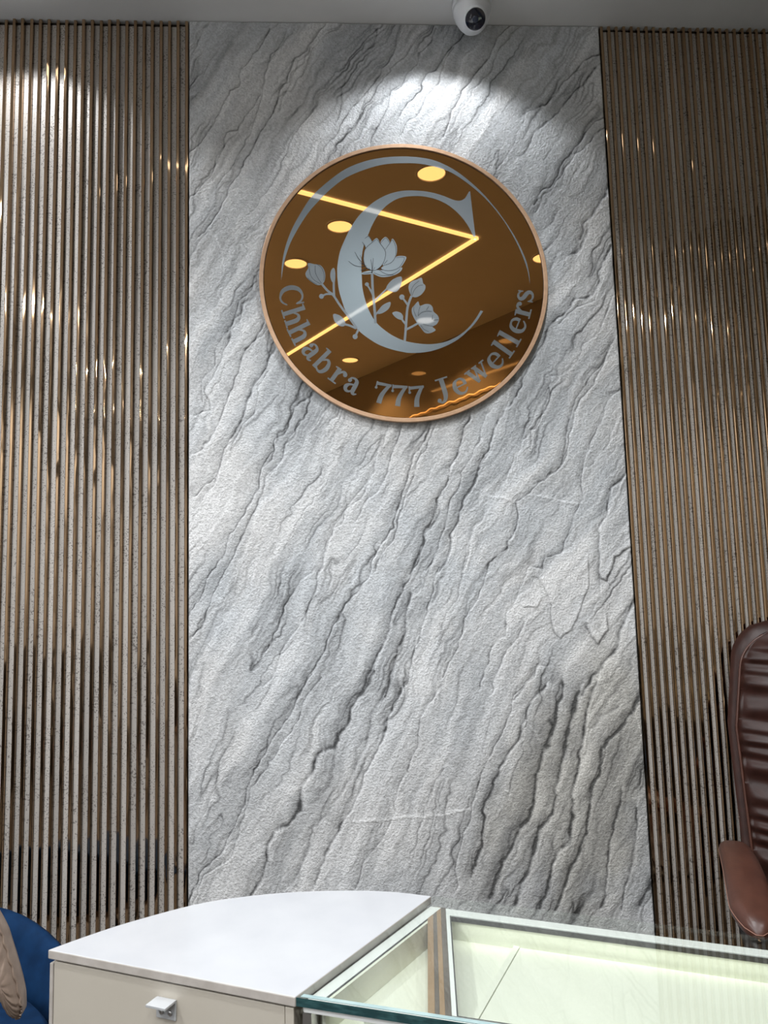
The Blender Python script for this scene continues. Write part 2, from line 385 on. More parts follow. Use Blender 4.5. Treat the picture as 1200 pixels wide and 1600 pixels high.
# vein traces, read off the slab: (origin x, origin y, scale), then lists of (strength, width, points)
TR = [
 ((290, 30, 3.43), [
  (1.0, 1.6, [(740,35),(700,110),(640,180),(590,210),(560,290),(520,380),(480,500),(440,560),(390,640),(350,730),(300,800),(250,890),(230,950),(180,1030),(120,1110),(70,1180)]),
  (.6, 1.2, [(720,60),(650,190),(600,240),(570,330),(530,420),(500,500)]),
  (.7, 1.3, [(540,90),(500,170),(460,210),(430,310),(420,400),(380,520),(340,640),(300,710),(260,770),(200,850),(160,920)]),
  (.8, 1.6, [(450,60),(400,150),(340,230),(310,280),(290,370),(240,380),(210,460),(180,540),(130,620),(80,690),(20,740)]),
  (.8, 1.3, [(400,420),(385,430),(345,500),(310,545),(290,600),(230,610),(210,690),(170,760),(130,840),(100,900),(30,970)]),
  (.8, 5.0, [(250,150),(200,230),(150,300),(110,370),(80,430),(30,470)]),
  (.5, 1.3, [(120,40),(80,110),(40,200)]), (.5, 1.5, [(90,290),(50,330),(20,400)]),
  (.32, 13., [(860,60),(770,200),(680,330),(610,430),(560,560),(500,680),(430,820),(370,950),(320,1050)]),
  (.3, 9., [(330,40),(270,120),(240,190)]),
  (.7, 1.8, [(1130,130),(1090,230),(1040,300),(1000,370),(950,420),(880,500),(830,590),(800,650)]),
  (.5, 1.3, [(1200,330),(1110,390),(1090,490),(1040,560),(1000,650)]),
  (.5, 2.0, [(1020,60),(1010,140),(950,200),(880,280),(830,390),(830,480),(810,570)]),
  (.5, 1.3, [(980,400),(930,520),(890,620),(780,650),(740,720)])]),
 ((620, 30, 3.43), [
  (.6, 1.4, [(210,60),(180,130),(110,180),(100,260),(60,310),(30,370),(0,390)]),
  (.8, 1.6, [(380,60),(300,130),(250,230),(210,290),(150,310),(130,400),(60,460),(20,530)]),
  (.6, 1.6, [(300,150),(250,260),(220,350),(180,400),(140,470),(100,530),(50,570),(20,640)]),
  (1.0, 1.8, [(600,55),(540,120),(500,220),(440,280),(400,340),(350,400),(320,470),(280,560),(240,640)]),
  (.6, 1.4, [(650,60),(560,180),(500,290),(420,380),(350,500),(300,600)]),
  (.8, 1.8, [(1080,200),(1000,220),(960,290),(900,340),(850,400),(790,470),(720,500),(690,520)]),
  (.8, 2.2, [(1060,270),(1000,370),(930,420),(870,500),(800,560),(740,620),(700,700),(650,750)]),
  (.5, 1.4, [(1070,400),(980,500),(900,560),(840,680),(780,760)]),
  (.9, 1.6, [(1110,540),(1050,570),(980,650),(910,740),(870,800),(840,880),(780,940),(730,1000)]),
  (.8, 1.6, [(1110,590),(1040,640),(990,710),(940,730),(880,840),(830,910),(770,980),(740,1040)]),
  (.9, 3.5, [(1130,900),(1090,980),(1040,1060),(990,1100),(980,1180)]),
  (.5, 1.3, [(700,520),(640,640),(600,720),(540,800)])]),
 ((290, 360, 4.0), [
  (.8, 1.4, [(140,10),(80,90),(40,170),(20,230)]),
  (.3, 8., [(260,20),(200,150),(130,290),(70,430),(30,520)]),
  (.8, 1.8, [(430,290),(420,370),(350,440),(310,560),(280,680),(240,770),(170,920),(120,1010),(140,1130),(60,1150)]),
  (.6, 1.4, [(390,420),(340,600),(250,660),(200,720),(180,850),(110,930),(90,1080)]),
  (.9, 2.0, [(500,580),(440,680),(370,740),(330,860),(290,980),(250,1090),(200,1200),(150,1330),(70,1400)]),
  (1., 2.6, [(550,740),(500,880),(440,960),(380,1050),(350,1170),(300,1290),(250,1370),(230,1480),(180,1570)]),
  (.8, 1.4, [(520,900),(450,1000),(420,1150),(350,1220),(290,1380)]),
  (.8, 1.8, [(790,1020),(720,1060),(650,1180),(620,1290),(570,1310),(550,1420),(490,1480),(470,1590)]),
  (.7, 1.5, [(720,1200),(650,1320),(600,1430),(520,1560)])]),
 ((790, 360, 4.0), [
  (.8, 3.5, [(510,0),(470,110),(400,170)]), (.6, 3., [(320,180),(280,250)]), (.5, 6., [(530,230),(400,320),(300,400)]),
  (1., 2.2, [(650,90),(590,220),(570,360),(530,420),(420,440),(340,550),(260,610),(210,750),(130,880),(60,1030),(0,1110)]),
  (.7, 1.5, [(600,310),(540,450),(420,490),(330,600)]),
  (.7, 1.2, [(670,370),(600,590),(560,680),(480,720),(440,820)]),
  (.9, 1.7, [(690,690),(610,800),(580,880),(550,960),(470,1040),(410,1150),(390,1280),(370,1400),(310,1520),(200,1580)]),
  (.7, 1.2, [(640,760),(540,900),(430,1050),(380,1200),(350,1400)]),
  (.8, 1.5, [(710,990),(650,1040),(600,1170),(530,1310),(490,1420),(480,1550)]),
  (.6, 1.3, [(690,1180),(620,1330),(560,1440),(520,1480)]),
  (.6, 1.2, [(400,860),(350,910),(280,910),(270,1000),(200,1200),(100,1310),(70,1400),(60,1480)]),
  (.22, 12., [(470,640),(310,800),(230,960),(160,1100)]), (.22, 14., [(420,900),(330,1100),(270,1300),(240,1450)])]),
 ((450, 640, 3.43), [
  (.6, 1.3, [(530,90),(500,210),(460,280),(440,370)]),
  (.8, 1.3, [(600,110),(560,220),(530,330),(480,440),(400,520),(360,600)]),
  (1., 1.4, [(770,90),(740,170),(670,250),(640,350),(620,450),(590,530),(560,640),(520,700),(470,790),(430,870)]),
  (.8, 1.2, [(790,90),(750,200),(680,290),(660,370),(630,470),(600,560),(570,690),(500,800),(460,870)]),
  (1., 2.2, [(980,40),(930,150),(900,240),(850,310),(850,380),(800,470),(770,560),(740,650),(730,740),(700,830),(650,880)]),
  (.7, 1.4, [(1080,20),(1030,110),(990,220),(920,340),(910,420),(850,520),(830,650),(790,760),(750,870)]),
  (1., 2.2, [(1150,10),(1100,130),(1060,230),(1000,350),(960,460),(920,540),(880,640),(860,760),(820,870)]),
  (.5, 1.2, [(1190,310),(1120,430)]), (.7, 1.1, [(1060,550),(1000,620),(970,760),(940,860)]),
  (.8, 1.6, [(430,400),(390,480),(310,540),(290,620),(240,640),(200,740),(180,850)])]),
 ((290, 700, 3.0), [
  (1., 1.8, [(190,0),(160,120),(90,170),(40,230)]), (.7, 1.3, [(200,20),(150,150),(100,200),(50,290)]),
  (.9, 1.4, [(415,10),(370,70),(350,190),(300,280),(250,360),(170,520),(100,620),(50,730),(25,790)]),
  (.8, 1.3, [(450,60),(380,140),(360,230),(310,320),(240,480),(180,600),(120,690),(80,830),(30,880)]),
  (.7, 1.2, [(900,20),(880,100),(850,160),(770,260),(690,380),(640,540),(610,640),(560,800),(480,880),(440,960),(420,1050),(360,1120)]),
  (.8, 1.3, [(600,580),(540,610),(500,660),(450,770),(420,860),(370,960)]),
  (.9, 1.8, [(880,540),(830,640),(750,730),(680,860),(640,960),(580,1060),(540,1150)]),
  (1., 2.6, [(1180,290),(1130,400),(1100,500),(1030,640),(980,730),(950,860),(900,960),(860,1060),(830,1160)]),
  (.8, 1.4, [(1190,560),(1100,850),(1040,1060),(990,1160)]), (.7, 2.6, [(1060,680),(1010,880),(960,1060),(930,1170)])]),
 ((690, 700, 3.43), [
  (.9, 1.4, [(660,10),(610,130),(520,180),(470,250),(400,290),(390,450),(340,540),(270,590),(230,700),(190,800),(140,880),(110,1000),(60,1100),(10,1220)]),
  (1., 1.8, [(250,30),(170,150),(110,310),(60,420),(40,560),(5,660)]), (.5, 1.1, [(360,110),(300,240)]),
  (.7, 1.1, [(220,350),(160,460),(120,600),(110,700),(50,850),(0,960)]),
  (.8, 1.3, [(770,30),(740,280),(690,390),(650,500),(630,560),(550,590),(540,650),(470,640),(440,710),(390,790),(350,900),(330,1000),(270,1060),(250,1160),(210,1270)]),
  (.7, 1.3, [(520,700),(580,800),(590,960),(630,1020),(690,970),(740,870),(790,740),(780,600)]),
  (.6, 1.2, [(840,440),(850,560),(840,800),(780,900)]),
  (1., 2.2, [(970,150),(900,220),(880,380),(840,440),(850,700),(880,720),(930,580),(1000,530)]),
  (.45, 12., [(960,400),(940,520),(890,680)]), (.5, 10., [(960,720),(900,840),(830,930),(840,1000)]),
  (1., 2.2, [(770,940),(790,1020),(840,1050),(880,980),(870,920)]),
  (1., 3.5, [(1030,830),(960,950),(930,1060),(860,1150),(800,1230),(760,1320)]),
  (.7, 1.4, [(440,850),(500,850),(540,800)]), (.7, 1.3, [(430,930),(400,1010),(340,1100),(290,1200),(260,1320)]),
  (.9, 1.8, [(560,1160),(510,1150),(490,1220),(430,1290),(390,1350)]), (.5, 9., [(1000,1150),(930,1300)])]),
 ((690, 1050, 3.43), [
  (.9, 1.5, [(490,0),(440,70),(390,120),(360,220),(320,330),(230,480),(190,620),(160,770),(120,870),(80,1040),(60,1180)]),
  (1., 2.6, [(550,80),(480,140),(450,230),(400,380),(330,480),(260,640),(230,740),(200,920),(150,1100)]),
  (.62, 17., [(620,30),(560,200),(520,350),(460,560),(420,750),(330,900),(260,1050),(230,1200)]),
  (.5, 10., [(300,560),(240,760),(150,1050),(100,1200)]),
  (.9, 3.5, [(650,60),(620,200),(560,400),(510,560),(470,760),(390,900),(320,1050),(260,1200)]),
  (1., 4.5, [(740,100),(690,240),(650,420),(620,600),(590,760),(510,850),(480,1000),(430,1150),(380,1250)]),
  (.9, 3.5, [(830,60),(770,220),(740,420),(700,660),(680,900),(600,1000),(560,1150),(520,1260)]),
  (1., 3.5, [(1060,130),(980,260),(850,400),(830,560),(780,700),(760,870),(690,1050),(630,1180),(600,1260)]),
  (.6, 2.5, [(930,180),(850,240),(800,300)]),
  (.8, 2.5, [(960,640),(940,770),(890,900),(880,1050),(860,1260)]), (.8, 2.5, [(1050,730),(1030,900),(1000,1080),(950,1260)]),
  (.8, 3.5, [(1110,1110),(1060,1250)]), (.4, 14., [(1000,330),(900,450),(860,650),(820,850),(760,1050),(720,1250)]),
  (.45, 9., [(690,320),(680,560),(640,780),(560,1000),(500,1250)]), (.35, 12., [(1080,500),(960,650),(950,900)])]),
 ((290, 1050, 3.0), [
  (.9, 1.6, [(590,10),(540,90),(480,200),(400,320),(340,440),(300,500),(270,620),(220,740),(150,860),(80,940),(20,1070)]),
  (.8, 1.3, [(640,20),(570,110),(500,280),(410,400),(310,530),(270,680),(210,860),(100,950),(40,1080)]),
  (1., 3.6, [(880,0),(840,100),(780,160),(770,250),(720,300),(700,350),(630,370),(610,450),(550,530),(530,640),(490,700),(430,730),(380,800),(390,880),(330,1000),(300,1060)]),
  (.6, 3.0, [(960,10),(880,200),(830,350),(780,470),(660,680),(590,720),(560,900),(480,1000)]),
  (1., 2.2, [(1040,20),(960,190),(890,380),(830,500),(780,610),(710,740),(660,860),(610,990)]),
  (.8, 1.4, [(1200,60),(1120,180),(1080,340),(1000,540),(980,650),(940,740),(860,850),(800,1000)]),
  (.7, 1.3, [(1200,440),(1150,570),(1090,760),(1000,980)]), (.5, 1.2, [(240,270),(170,400),(100,620),(30,800)]),
  (.25, 10., [(700,440),(650,640),(580,760)])]),
]
PALE = [(2.0, [(550,1282),(573,1279),(623,1278),(657,1275),(690,1274),(713,1266),(737,1264)]),
        (1.6, [(760,776),(783,780),(804,785)]), (1.6, [(836,777),(865,783),(900,789)]), (1.3, [(828,1133),(838,1145),(846,1160)]),
        (1.3, [(788,1232),(798,1243),(804,1265)]), (2.2, [(709,724),(702,732),(699,742)]), (1.2, [(300,1062),(318,1072),(335,1090)]),
        (1.2, [(336,370),(348,392),(352,420)]), (1.2, [(343,465),(360,485)]), (1.2, [(985,1105),(993,1120),(1000,1150)])]


def stone_panel():
    step = 0.0024
    nx = int((XR - XL) / step) + 1
    zs = np.concatenate([np.linspace(0.02, 0.36, 40)[:-1], np.arange(0.36, ZC, step), [ZC]])
    nz = len(zs)
    xs = np.linspace(XL, XR, nx)
    X, Z = np.meshgrid(xs, zs)
    P = np.stack([X, np.zeros_like(X), Z], -1)
    px, py = to_px(P)
    px = px.astype(np.float32); py = py.astype(np.float32)
    # wobble of the layers
    wx = px + 12 * fbm(px / 42, py / 42, 3, 4, 0.55) + 5 * vnoise(px / 12, py / 12, 31)
    wy = py + 12 * fbm(px / 42 + 9, py / 42 + 4, 8, 4, 0.55) + 5 * vnoise(px / 12 + 7, py / 12 + 3, 37)
    t = np.clip((wy - 40) / 1400, -0.1, 1.3)
    K = (0.74 * t - 0.17 * t * t) * 1400
    s = wx + K + 60 * fbm(wx / 260, wy / 330, 11, 3)            # across the layers
    q = wy
    streak = fbm(s / 46, q / 420, 21, 5, 0.6)
    streak2 = fbm(s / 15, q / 130, 41, 4, 0.6)
    blot = fbm(px / 120, py / 160, 61, 4)
    dark_zone = smooth(0.25, 0.8, np.clip(1.25 - np.hypot((px - 905 + (py - 1250) * 0.25) / 190, (py - 1250) / 330), 0, 1))
    tone = 0.68 + 0.24 * streak + 0.17 * streak2 + 0.12 * blot - 0.20 * dark_zone
    H = 3.4 * streak + 2.0 * streak2 + 1.3 * fbm(px / 16, py / 16, 71, 3, 0.6) + dark_zone * 3.5 * fbm(s / 26, q / 300, 83, 3)
    # fine free veins: contour lines of the streak field
    for sd, fr, k, wd_ in ((101, 38, 0.9, .028), (131, 22, 0.55, .04), (151, 64, 1.0, .018), (171, 15, 0.45, .05)):
        f = fbm(s / fr, q / (fr * 11), sd, 3, 0.5)
        amp = smooth(-0.15, 0.25, fbm(px / 70, py / 130, sd + 9, 3))
        gz, gx = np.gradient(f)
        dd = f / (np.hypot(gz, gx) + 0.006)
        ln = np.exp(-(dd / (wd_ * 36)) ** 2) * amp
        tone -= 0.34 * k * ln; H -= 1.3 * k * ln
        H += 0.8 * k * amp * np.tanh(dd / 3.0) * np.exp(-np.abs(dd) / 6.0)
    # traced veins
    dmg = np.zeros_like(px); led = np.zeros_like(px)
    grit = 0.75 + 0.5 * smooth(-0.25, 0.3, fbm(px / 13, py / 13, 201, 3, 0.6))
    jx = px + 4.2 * vnoise(px / 11, py / 11, 211) + 1.2 * vnoise(px / 5, py / 5, 217) + 7 * vnoise(px / 30, py / 30, 219)
    jy = py + 4.2 * vnoise(px / 11 + 5, py / 11 + 2, 223) + 1.2 * vnoise(px / 5 + 2, py / 5 + 8, 227) + 7 * vnoise(px / 30, py / 30, 229)

    def window(pts, pad):
        x0, y0 = pts.min(0) - pad; x1, y1 = pts.max(0) + pad
        a = at_y(((x0 + x1) / 2, y1), 0)[2]; b = at_y(((x0 + x1) / 2, y0), 0)[2]
        l = at_y((x0, (y0 + y1) / 2), 0)[0]; r_ = at_y((x1, (y0 + y1) / 2), 0)[0]
        i0 = max(0, np.searchsorted(zs, a) - 8); i1 = min(nz, np.searchsorted(zs, b) + 8)
        j0 = max(0, np.searchsorted(xs, l) - 8); j1 = min(nx, np.searchsorted(xs, r_) + 8)
        return slice(i0, i1), slice(j0, j1)

    def dist(pts, sl, ax, ay):
        best = np.full(ax[sl].shape, 1e9, np.float32); sgn = np.zeros_like(best)
        A = ax[sl]; B = ay[sl]
        for p, q_ in zip(pts[:-1], pts[1:]):
            d = q_ - p; l2 = d @ d + 1e-9
            tt = np.clip(((A - p[0]) * d[0] + (B - p[1]) * d[1]) / l2, 0, 1)
            dx = A - p[0] - tt * d[0]; dy = B - p[1] - tt * d[1]
            dd = np.sqrt(dx * dx + dy * dy); u = dd < best
            best = np.where(u, dd, best); sgn = np.where(u, np.sign(d[0] * dy - d[1] * dx), sgn)
        return best, sgn

    for (ox, oy, sc_), veins in TR:
        for st, wd_, pts in veins:
            P_ = np.array([(ox + a / sc_, oy + b / sc_) for a, b in pts], np.float32)
            pad = 14 + 3 * wd_
            sl = window(P_, pad)
            if px[sl].size == 0: continue
            d, sg = dist(P_, sl, jx, jy)
            if wd_ > 4.6:
                g = np.exp(-(d / wd_) ** 2) * st * (0.5 + 0.9 * np.clip(streak2[sl] + 0.4, 0, 1))
                tone[sl] -= 0.30 * g; H[sl] -= 2.0 * g
            else:
                g = np.exp(-(d / max(0.75 * wd_, 1.15)) ** 2) * st * grit[sl]
                dmg[sl] = np.maximum(dmg[sl], g)
                halo = np.exp(-(d / (4.0 + 2 * wd_)) ** 2) * st
                led[sl] += -sg * halo * (1.2 + 0.25 * wd_) * (1 - np.exp(-d / 1.2))
    tone -= 0.48 * np.clip(dmg, 0, 1.1); tone += 0.07 * np.clip(led, -1.6, 1.6); H -= 3.0 * np.clip(dmg, 0, 1.2); H += 1.5 * led
    for wd_, pts in PALE:
        P_ = np.array(pts, np.float32); sl = window(P_, 14)
        d, sg = dist(P_, sl, jx * .7 + px * .3, jy * .7 + py * .3)
        g = np.exp(-(d / wd_) ** 2); tone[sl] += 0.16 * g; H[sl] += 2.0 * g
    # thin pale fibres
    f = fbm(px / 20 + 0.6 * py / 20, py / 26, 301, 2); amp = smooth(0.12, 0.3, fbm(px / 50, py / 50, 311, 2))
    tone += 0.10 * np.exp(-(f / 0.012) ** 2) * amp
    tone = np.clip(tone, 0.07, 0.86)
    cool = np.clip(0.5 - 1.4 * blot - 0.8 * streak, 0, 1) * (1 - 0.5 * smooth(900, 1300, py))
    warm = np.clip(dark_zone * (0.5 + 2 * blot), 0, 1)
    R = tone * (1 - 0.045 * cool + 0.02 * warm); G = tone * (1.0 - 0.005 * cool); B = tone * (1 + 0.035 * cool - 0.06 * warm)
    depth = np.clip(0.0095 + 0.00058 * H, 0.002, 0.019)
    edge = np.minimum(np.minimum(X - XL, XR - X) / 0.003, 1)
    V = np.stack([X, -depth * edge, Z], -1).reshape(-1, 3).astype(np.float32)
    idx = np.arange(nx * nz).reshape(nz, nx)
    F = np.stack([idx[:-1, :-1], idx[:-1, 1:], idx[1:, 1:], idx[1:, :-1]], -1).reshape(-1, 4)
    me = bpy.data.meshes.new('stone_panel')
    me.vertices.add(len(V)); me.vertices.foreach_set('co', V.ravel())
    me.loops.add(F.size); me.loops.foreach_set('vertex_index', F.ravel().astype(np.int32))
    me.polygons.add(len(F)); me.polygons.foreach_set('loop_start', np.arange(0, F.size, 4, dtype=np.int32))
    me.polygons.foreach_set('use_smooth', np.ones(len(F), bool))
    me.update(calc_edges=True)
    a = me.attributes.new('tone', 'FLOAT_COLOR', 'POINT')
    C = np.ones((nx * nz, 4), np.float32); C[:, 0] = R.ravel(); C[:, 1] = G.ravel(); C[:, 2] = B.ravel()
    a.data.foreach_set('color', C.ravel())
    me.materials.append(M['stone'])
    o = bpy.data.objects.new('stone_panel', me); COL.objects.link(o)
    o['label'] = 'tall grey veined split stone wall panel behind the round sign'; o['category'] = 'wall panel'
    return o


stone_panel()

# ------------------------------------------------------------------ fluted panels with gold strips
def strip_mesh(name, wd_, dp, h, m, bev):
    bm = bmesh.new()
    pr = [(-wd_ / 2, 0), (-wd_ / 2, -dp + bev), (-wd_ / 2 + bev, -dp), (wd_ / 2 - bev, -dp), (wd_ / 2, -dp + bev), (wd_ / 2, 0)]
    return obj(name, prism(pr, 0, h), m).data


def clean(o):
    bpy.data.objects.remove(o)


def slat_panel(x_edge, sgn, n, pitch, label):
    t = thing('slat_panel', label, 'wall panel', (x_edge, 0.012, 0), 0, 'fluted panels beside the stone')
    gw = 0.0085
    W = n * pitch + 0.02
    lo = min(0, sgn * W); hi = max(0, sgn * W)
    obj('backing_board', box((lo, -0.006, 0.0), (hi, -0.0005, CEIL - 0.001)), 'backing', t)
    for i in range(n + 1):
        x = sgn * (gw / 2 + 0.0005 + i * pitch)
        for kind in (0, 1):
            if kind == 0:
                src = GOLD; nm = 'gold_strip'; X_ = x
            else:
                src = FLUTES[pitch]; nm = 'grey_flute'; X_ = x + sgn * pitch / 2
            o = bpy.data.objects.new(nm, src); COL.objects.link(o); o.parent = t
            o.location = (X_, -0.006, 0.0)
            if kind == 0:
                o.rotation_euler = (random.gauss(0, 0.0006), 0, random.gauss(0, 0.012))
                o.location.y -= 0.0004
            else:
                o.location.y += random.uniform(0, 0.0006)
                o.scale = (1, 1, (CEIL - 0.012 - random.uniform(0, 0.003)) / (CEIL - 0.002))
    return t


PL, PR = 0.0249, 0.0232
GOLD = strip_mesh('gold_strip', 0.0085, 0.016, CEIL - 0.002, 'gold', 0.0012)
FLUTES = {PL: strip_mesh('grey_flute', PL - 0.0087, 0.008, CEIL - 0.002, 'flute', 0.0012), PR: strip_mesh('grey_flute', PR - 0.0087, 0.008, CEIL - 0.002, 'flute', 0.0012)}
for o in [o for o in COL.objects if o.name.split('.')[0] in ('gold_strip', 'grey_flute')]:
    clean(o)
slat_panel(XL - 0.001, -1, 30, PL, 'fluted wall panel of grey flutes and gold strips left of the stone')
slat_panel(XR + 0.001, 1, 30, PR, 'fluted wall panel of grey flutes and gold strips behind the brown chair')

# ------------------------------------------------------------------ round sign
sc_px = (632.6, 438.5)
C3 = at_y(sc_px, MIRROR_Y)
RAD = float(at_y((858, 438), -0.025)[0] - at_y((407, 438), -0.025)[0]) / 2
sign = thing('round_sign', 'round bronze mirror shop sign with copper rim and etched flower initial', 'sign', (C3[0], -0.0115, C3[2]))
SIGN_O = np.array([C3[0], -0.0115, C3[2]])


def ring_disc(r0, r1, y0, y1, seg=128):
    bm = bmesh.new()
    return lathe([(r0, y0), (r1, y0), (r1, y1), (r0, y1)], seg, bm, 'y')


obj('backing', lathe([(RAD - 0.012, -0.0005), (RAD - 0.012, -0.008)], 96, None, 'y'), 'backing', sign)
yb = MIRROR_Y - SIGN_O[1]
obj('mirror_disc', lathe([(RAD - 0.0135, -0.0082), (RAD - 0.0135, yb)], 128, None, 'y'), 'mirror', sign)
# rim: hollow band round the mirror
bm = bmesh.new(); rings = []
for (r_, y_) in ((RAD - 0.0125, -0.001), (RAD - 0.001, -0.001), (RAD, -0.002), (RAD, yb - 0.0035), (RAD - 0.0012, yb - 0.0045), (RAD - 0.0108, yb - 0.0045), (RAD - 0.0118, yb - 0.0035), (RAD - 0.0118, yb + 0.004)):
    rings.append([bm.verts.new((r_ * math.cos(2 * math.pi * i / 160), y_, r_ * math.sin(2 * math.pi * i / 160))) for i in range(160)])
for a, b in zip(rings, rings[1:] + rings[:1]):
    for i in range(160):
        bm.faces.new((a[i], a[(i + 1) % 160], b[(i + 1) % 160], b[i]))
obj('rim', bm, 'rim', sign)


class Flat:
    """Film shapes drawn in slab pixels and laid on the mirror plane."""
    def __init__(self, lift):
        self.v = []; self.f = []; self.lift = lift

    def poly(self, pts):
        P_ = [Vector((p[0], p[1], 0)) for p in pts]; b = len(self.v); self.lift += 1.5e-5
        tri = tessellate_polygon([P_])
        for p in pts:
            q = at_y(p, MIRROR_Y - self.lift); self.v.append(q - SIGN_O)
        self.f += [tuple(b + i for i in t_) for t_ in tri]

    def ribbon(self, pts, wd_, n=6):
        if not hasattr(wd_, '__len__'): wd_ = [wd_] * len(pts)
        Q = catmull([(p[0], p[1], w_) for p, w_ in zip(pts, wd_)], n); b = len(self.v); self.lift += 1.5e-5
        for i, p in enumerate(Q):
            d = Q[min(i + 1, len(Q) - 1)][:2] - Q[max(i - 1, 0)][:2]; d = d / (np.linalg.norm(d) + 1e-9)
            nn = np.array([-d[1], d[0]]) * p[2] / 2
            for s_ in (1, -1):
                self.v.append(at_y(p[:2] + s_ * nn, MIRROR_Y - self.lift) - SIGN_O)
        for i in range(len(Q) - 1):
            self.f.append((b + 2 * i, b + 2 * i + 1, b + 2 * i + 3, b + 2 * i + 2))

    def disc(self, c, r_, n=18):
        self.poly([(c[0] + r_ * math.cos(2 * math.pi * i / n), c[1] + r_ * math.sin(2 * math.pi * i / n)) for i in range(n)])

    def build(self, name, m, parent):
        bm = bmesh.new(); vs_ = [bm.verts.new(v) for v in self.v]
        for f in self.f:
            try: bm.faces.new([vs_[i] for i in f])
            except ValueError: pass
        me = bpy.data.meshes.new(name)
        for fc in bm.faces:
            fc.normal_update()
            if fc.normal.y > 0: fc.normal_flip()
        bm.to_mesh(me); bm.free(); me.materials.append(M[m])
        o = bpy.data.objects.new(name, me); COL.objects.link(o); o.parent = parent
        return o


def T(o, pts):
    return [(o[0] + a / o[2], o[1] + b / o[2]) for a, b in pts]


c1, c2, c3, c4 = (400, 210, 5.), (630, 210, 5.), (400, 430, 5.), (630, 430, 5.)
c5, c6, c7 = (540, 360, 7.5), (470, 400, 11.43), (610, 420, 13.333)
# crescent over the initial
outer = T(c1, [(197,1140),(205,1000),(235,860),(290,720),(370,580),(440,480),(560,370),(700,270),(850,210),(1000,180)]) + T(c2, [(0,172),(130,180),(250,205),(380,265),(500,350),(620,460),(740,600),(850,760),(920,890),(965,1000),(985,1100),(990,1170)])
inner = T(c2, [(990,1170),(970,1060),(920,920),(850,780),(760,640),(640,500),(520,395),(400,312),(300,268),(150,232),(0,225)]) + T(c1, [(1000,235),(850,275),(700,340),(580,430),(480,530),(400,625),(320,750),(260,870),(220,1000),(197,1140)])
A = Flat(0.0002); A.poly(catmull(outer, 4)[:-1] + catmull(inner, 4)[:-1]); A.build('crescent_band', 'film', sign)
# the initial
outC = T(c2, [(515,445),(500,472),(478,502),(440,518),(390,510),(300,475),(200,449),(100,439)]) + T(c1, [(1150,440),(1050,462),(960,503),(880,560),(800,640),(740,730),(690,830),(655,920),(637,1020),(635,1100)]) + \
    T(c3, [(645,100),(665,180),(700,280),(750,370),(810,440),(880,495),(960,543),(1060,580),(1150,600)]) + T(c4, [(50,607),(140,605),(230,590),(330,555),(430,500),(510,430),(570,365),(624,282)])
inC = T(c4, [(605,275),(560,348),(500,420),(420,480),(330,520),(230,538),(130,535)]) + T(c3, [(1170,515),(1090,483),(1020,440),(940,370),(890,290),(855,200),(832,100),(826,0)]) + \
    T(c1, [(823,1020),(828,940),(845,860),(880,775),(905,715),(950,635),(1010,565),(1080,515),(1150,490)]) + T(c2, [(80,482),(160,485),(250,505),(330,540),(400,590),(460,650),(510,720),(540,780),(550,800)])
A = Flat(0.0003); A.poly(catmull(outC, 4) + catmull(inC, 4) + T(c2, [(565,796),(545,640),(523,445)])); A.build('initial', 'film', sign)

# lotus over the initial
A = Flat(0.0005)
for pet in ([(365,90),(300,145),(232,215),(210,300),(213,370),(240,430),(300,470),(360,465),(430,400),(468,310),(465,235),(410,155)],
            [(470,76),(410,135),(440,200),(470,235),(520,150)], [(550,96),(515,155),(466,225),(468,310),(436,412),(530,385),(585,310),(602,240),(594,165)],
            [(708,308),(600,305),(545,365),(420,435),(470,472),(560,475),(635,440),(685,380)], [(658,432),(560,475),(440,465),(310,470),(330,510),(430,548),(560,528),(645,480)],
            [(265,62),(220,100),(215,140),(240,210),(310,145),(300,105)], [(188,512),(205,490),(300,470),(320,505),(240,516)]):
    A.poly(catmull(T(c5, pet), 4, True))
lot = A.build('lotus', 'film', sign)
A = Flat(0.0008)
for ln in ([(365,100),(300,150),(232,215),(212,300),(215,370),(240,430),(305,468),(360,462),(430,400),(465,310),(462,235),(410,160),(365,100)],
           [(410,150),(470,88),(518,150)], [(465,225),(518,150),(550,112),(588,200),(582,310),(530,380),(440,412)], [(590,318),(690,320),(635,425),(560,465),(470,470),(390,440)],
           [(640,450),(600,490),(520,520),(440,495),(385,455)], [(560,520),(430,530),(330,495)], [(225,95),(268,68),(300,108),(310,140)], [(195,135),(225,180),(237,215)],
           [(108,252),(155,335),(215,400)], [(35,360),(100,408),(180,425),(250,415)], [(175,466),(215,460),(255,440)], [(205,500),(260,500),(305,490)], [(310,490),(308,420),(295,340)], [(312,490),(318,420),(325,325)],
           [(310,480),(270,440)], [(315,480),(345,430)], [(170,290),(205,370)], [(165,378),(235,410)], [(490,350),(450,395)]):
    A.ribbon(T(c5, ln), [0.5] + [0.75] * (len(ln) - 2) + [0.5], 4)
A.disc(T(c5, [(308, 492)])[0], 1.3); A.build('outline', 'line', lot)['kind'] = 'stuff'


def plant(name, stems, leaves, buds, lines, o):
    A = Flat(0.0004)
    for w_, p in stems: A.ribbon(T(o, p), w_ / o[2], 5)
    for p in leaves: A.poly(catmull(T(o, p), 4, True))
    for c, r_ in buds: A.disc(T(o, [c])[0], r_ / o[2])
    r_ = A.build(name, 'plant_film', sign)
    if lines:
        A = Flat(0.0008)
        for p in lines: A.ribbon(T(o, p), 0.6, 4)
        A.build('outline', 'line', r_)['kind'] = 'stuff'


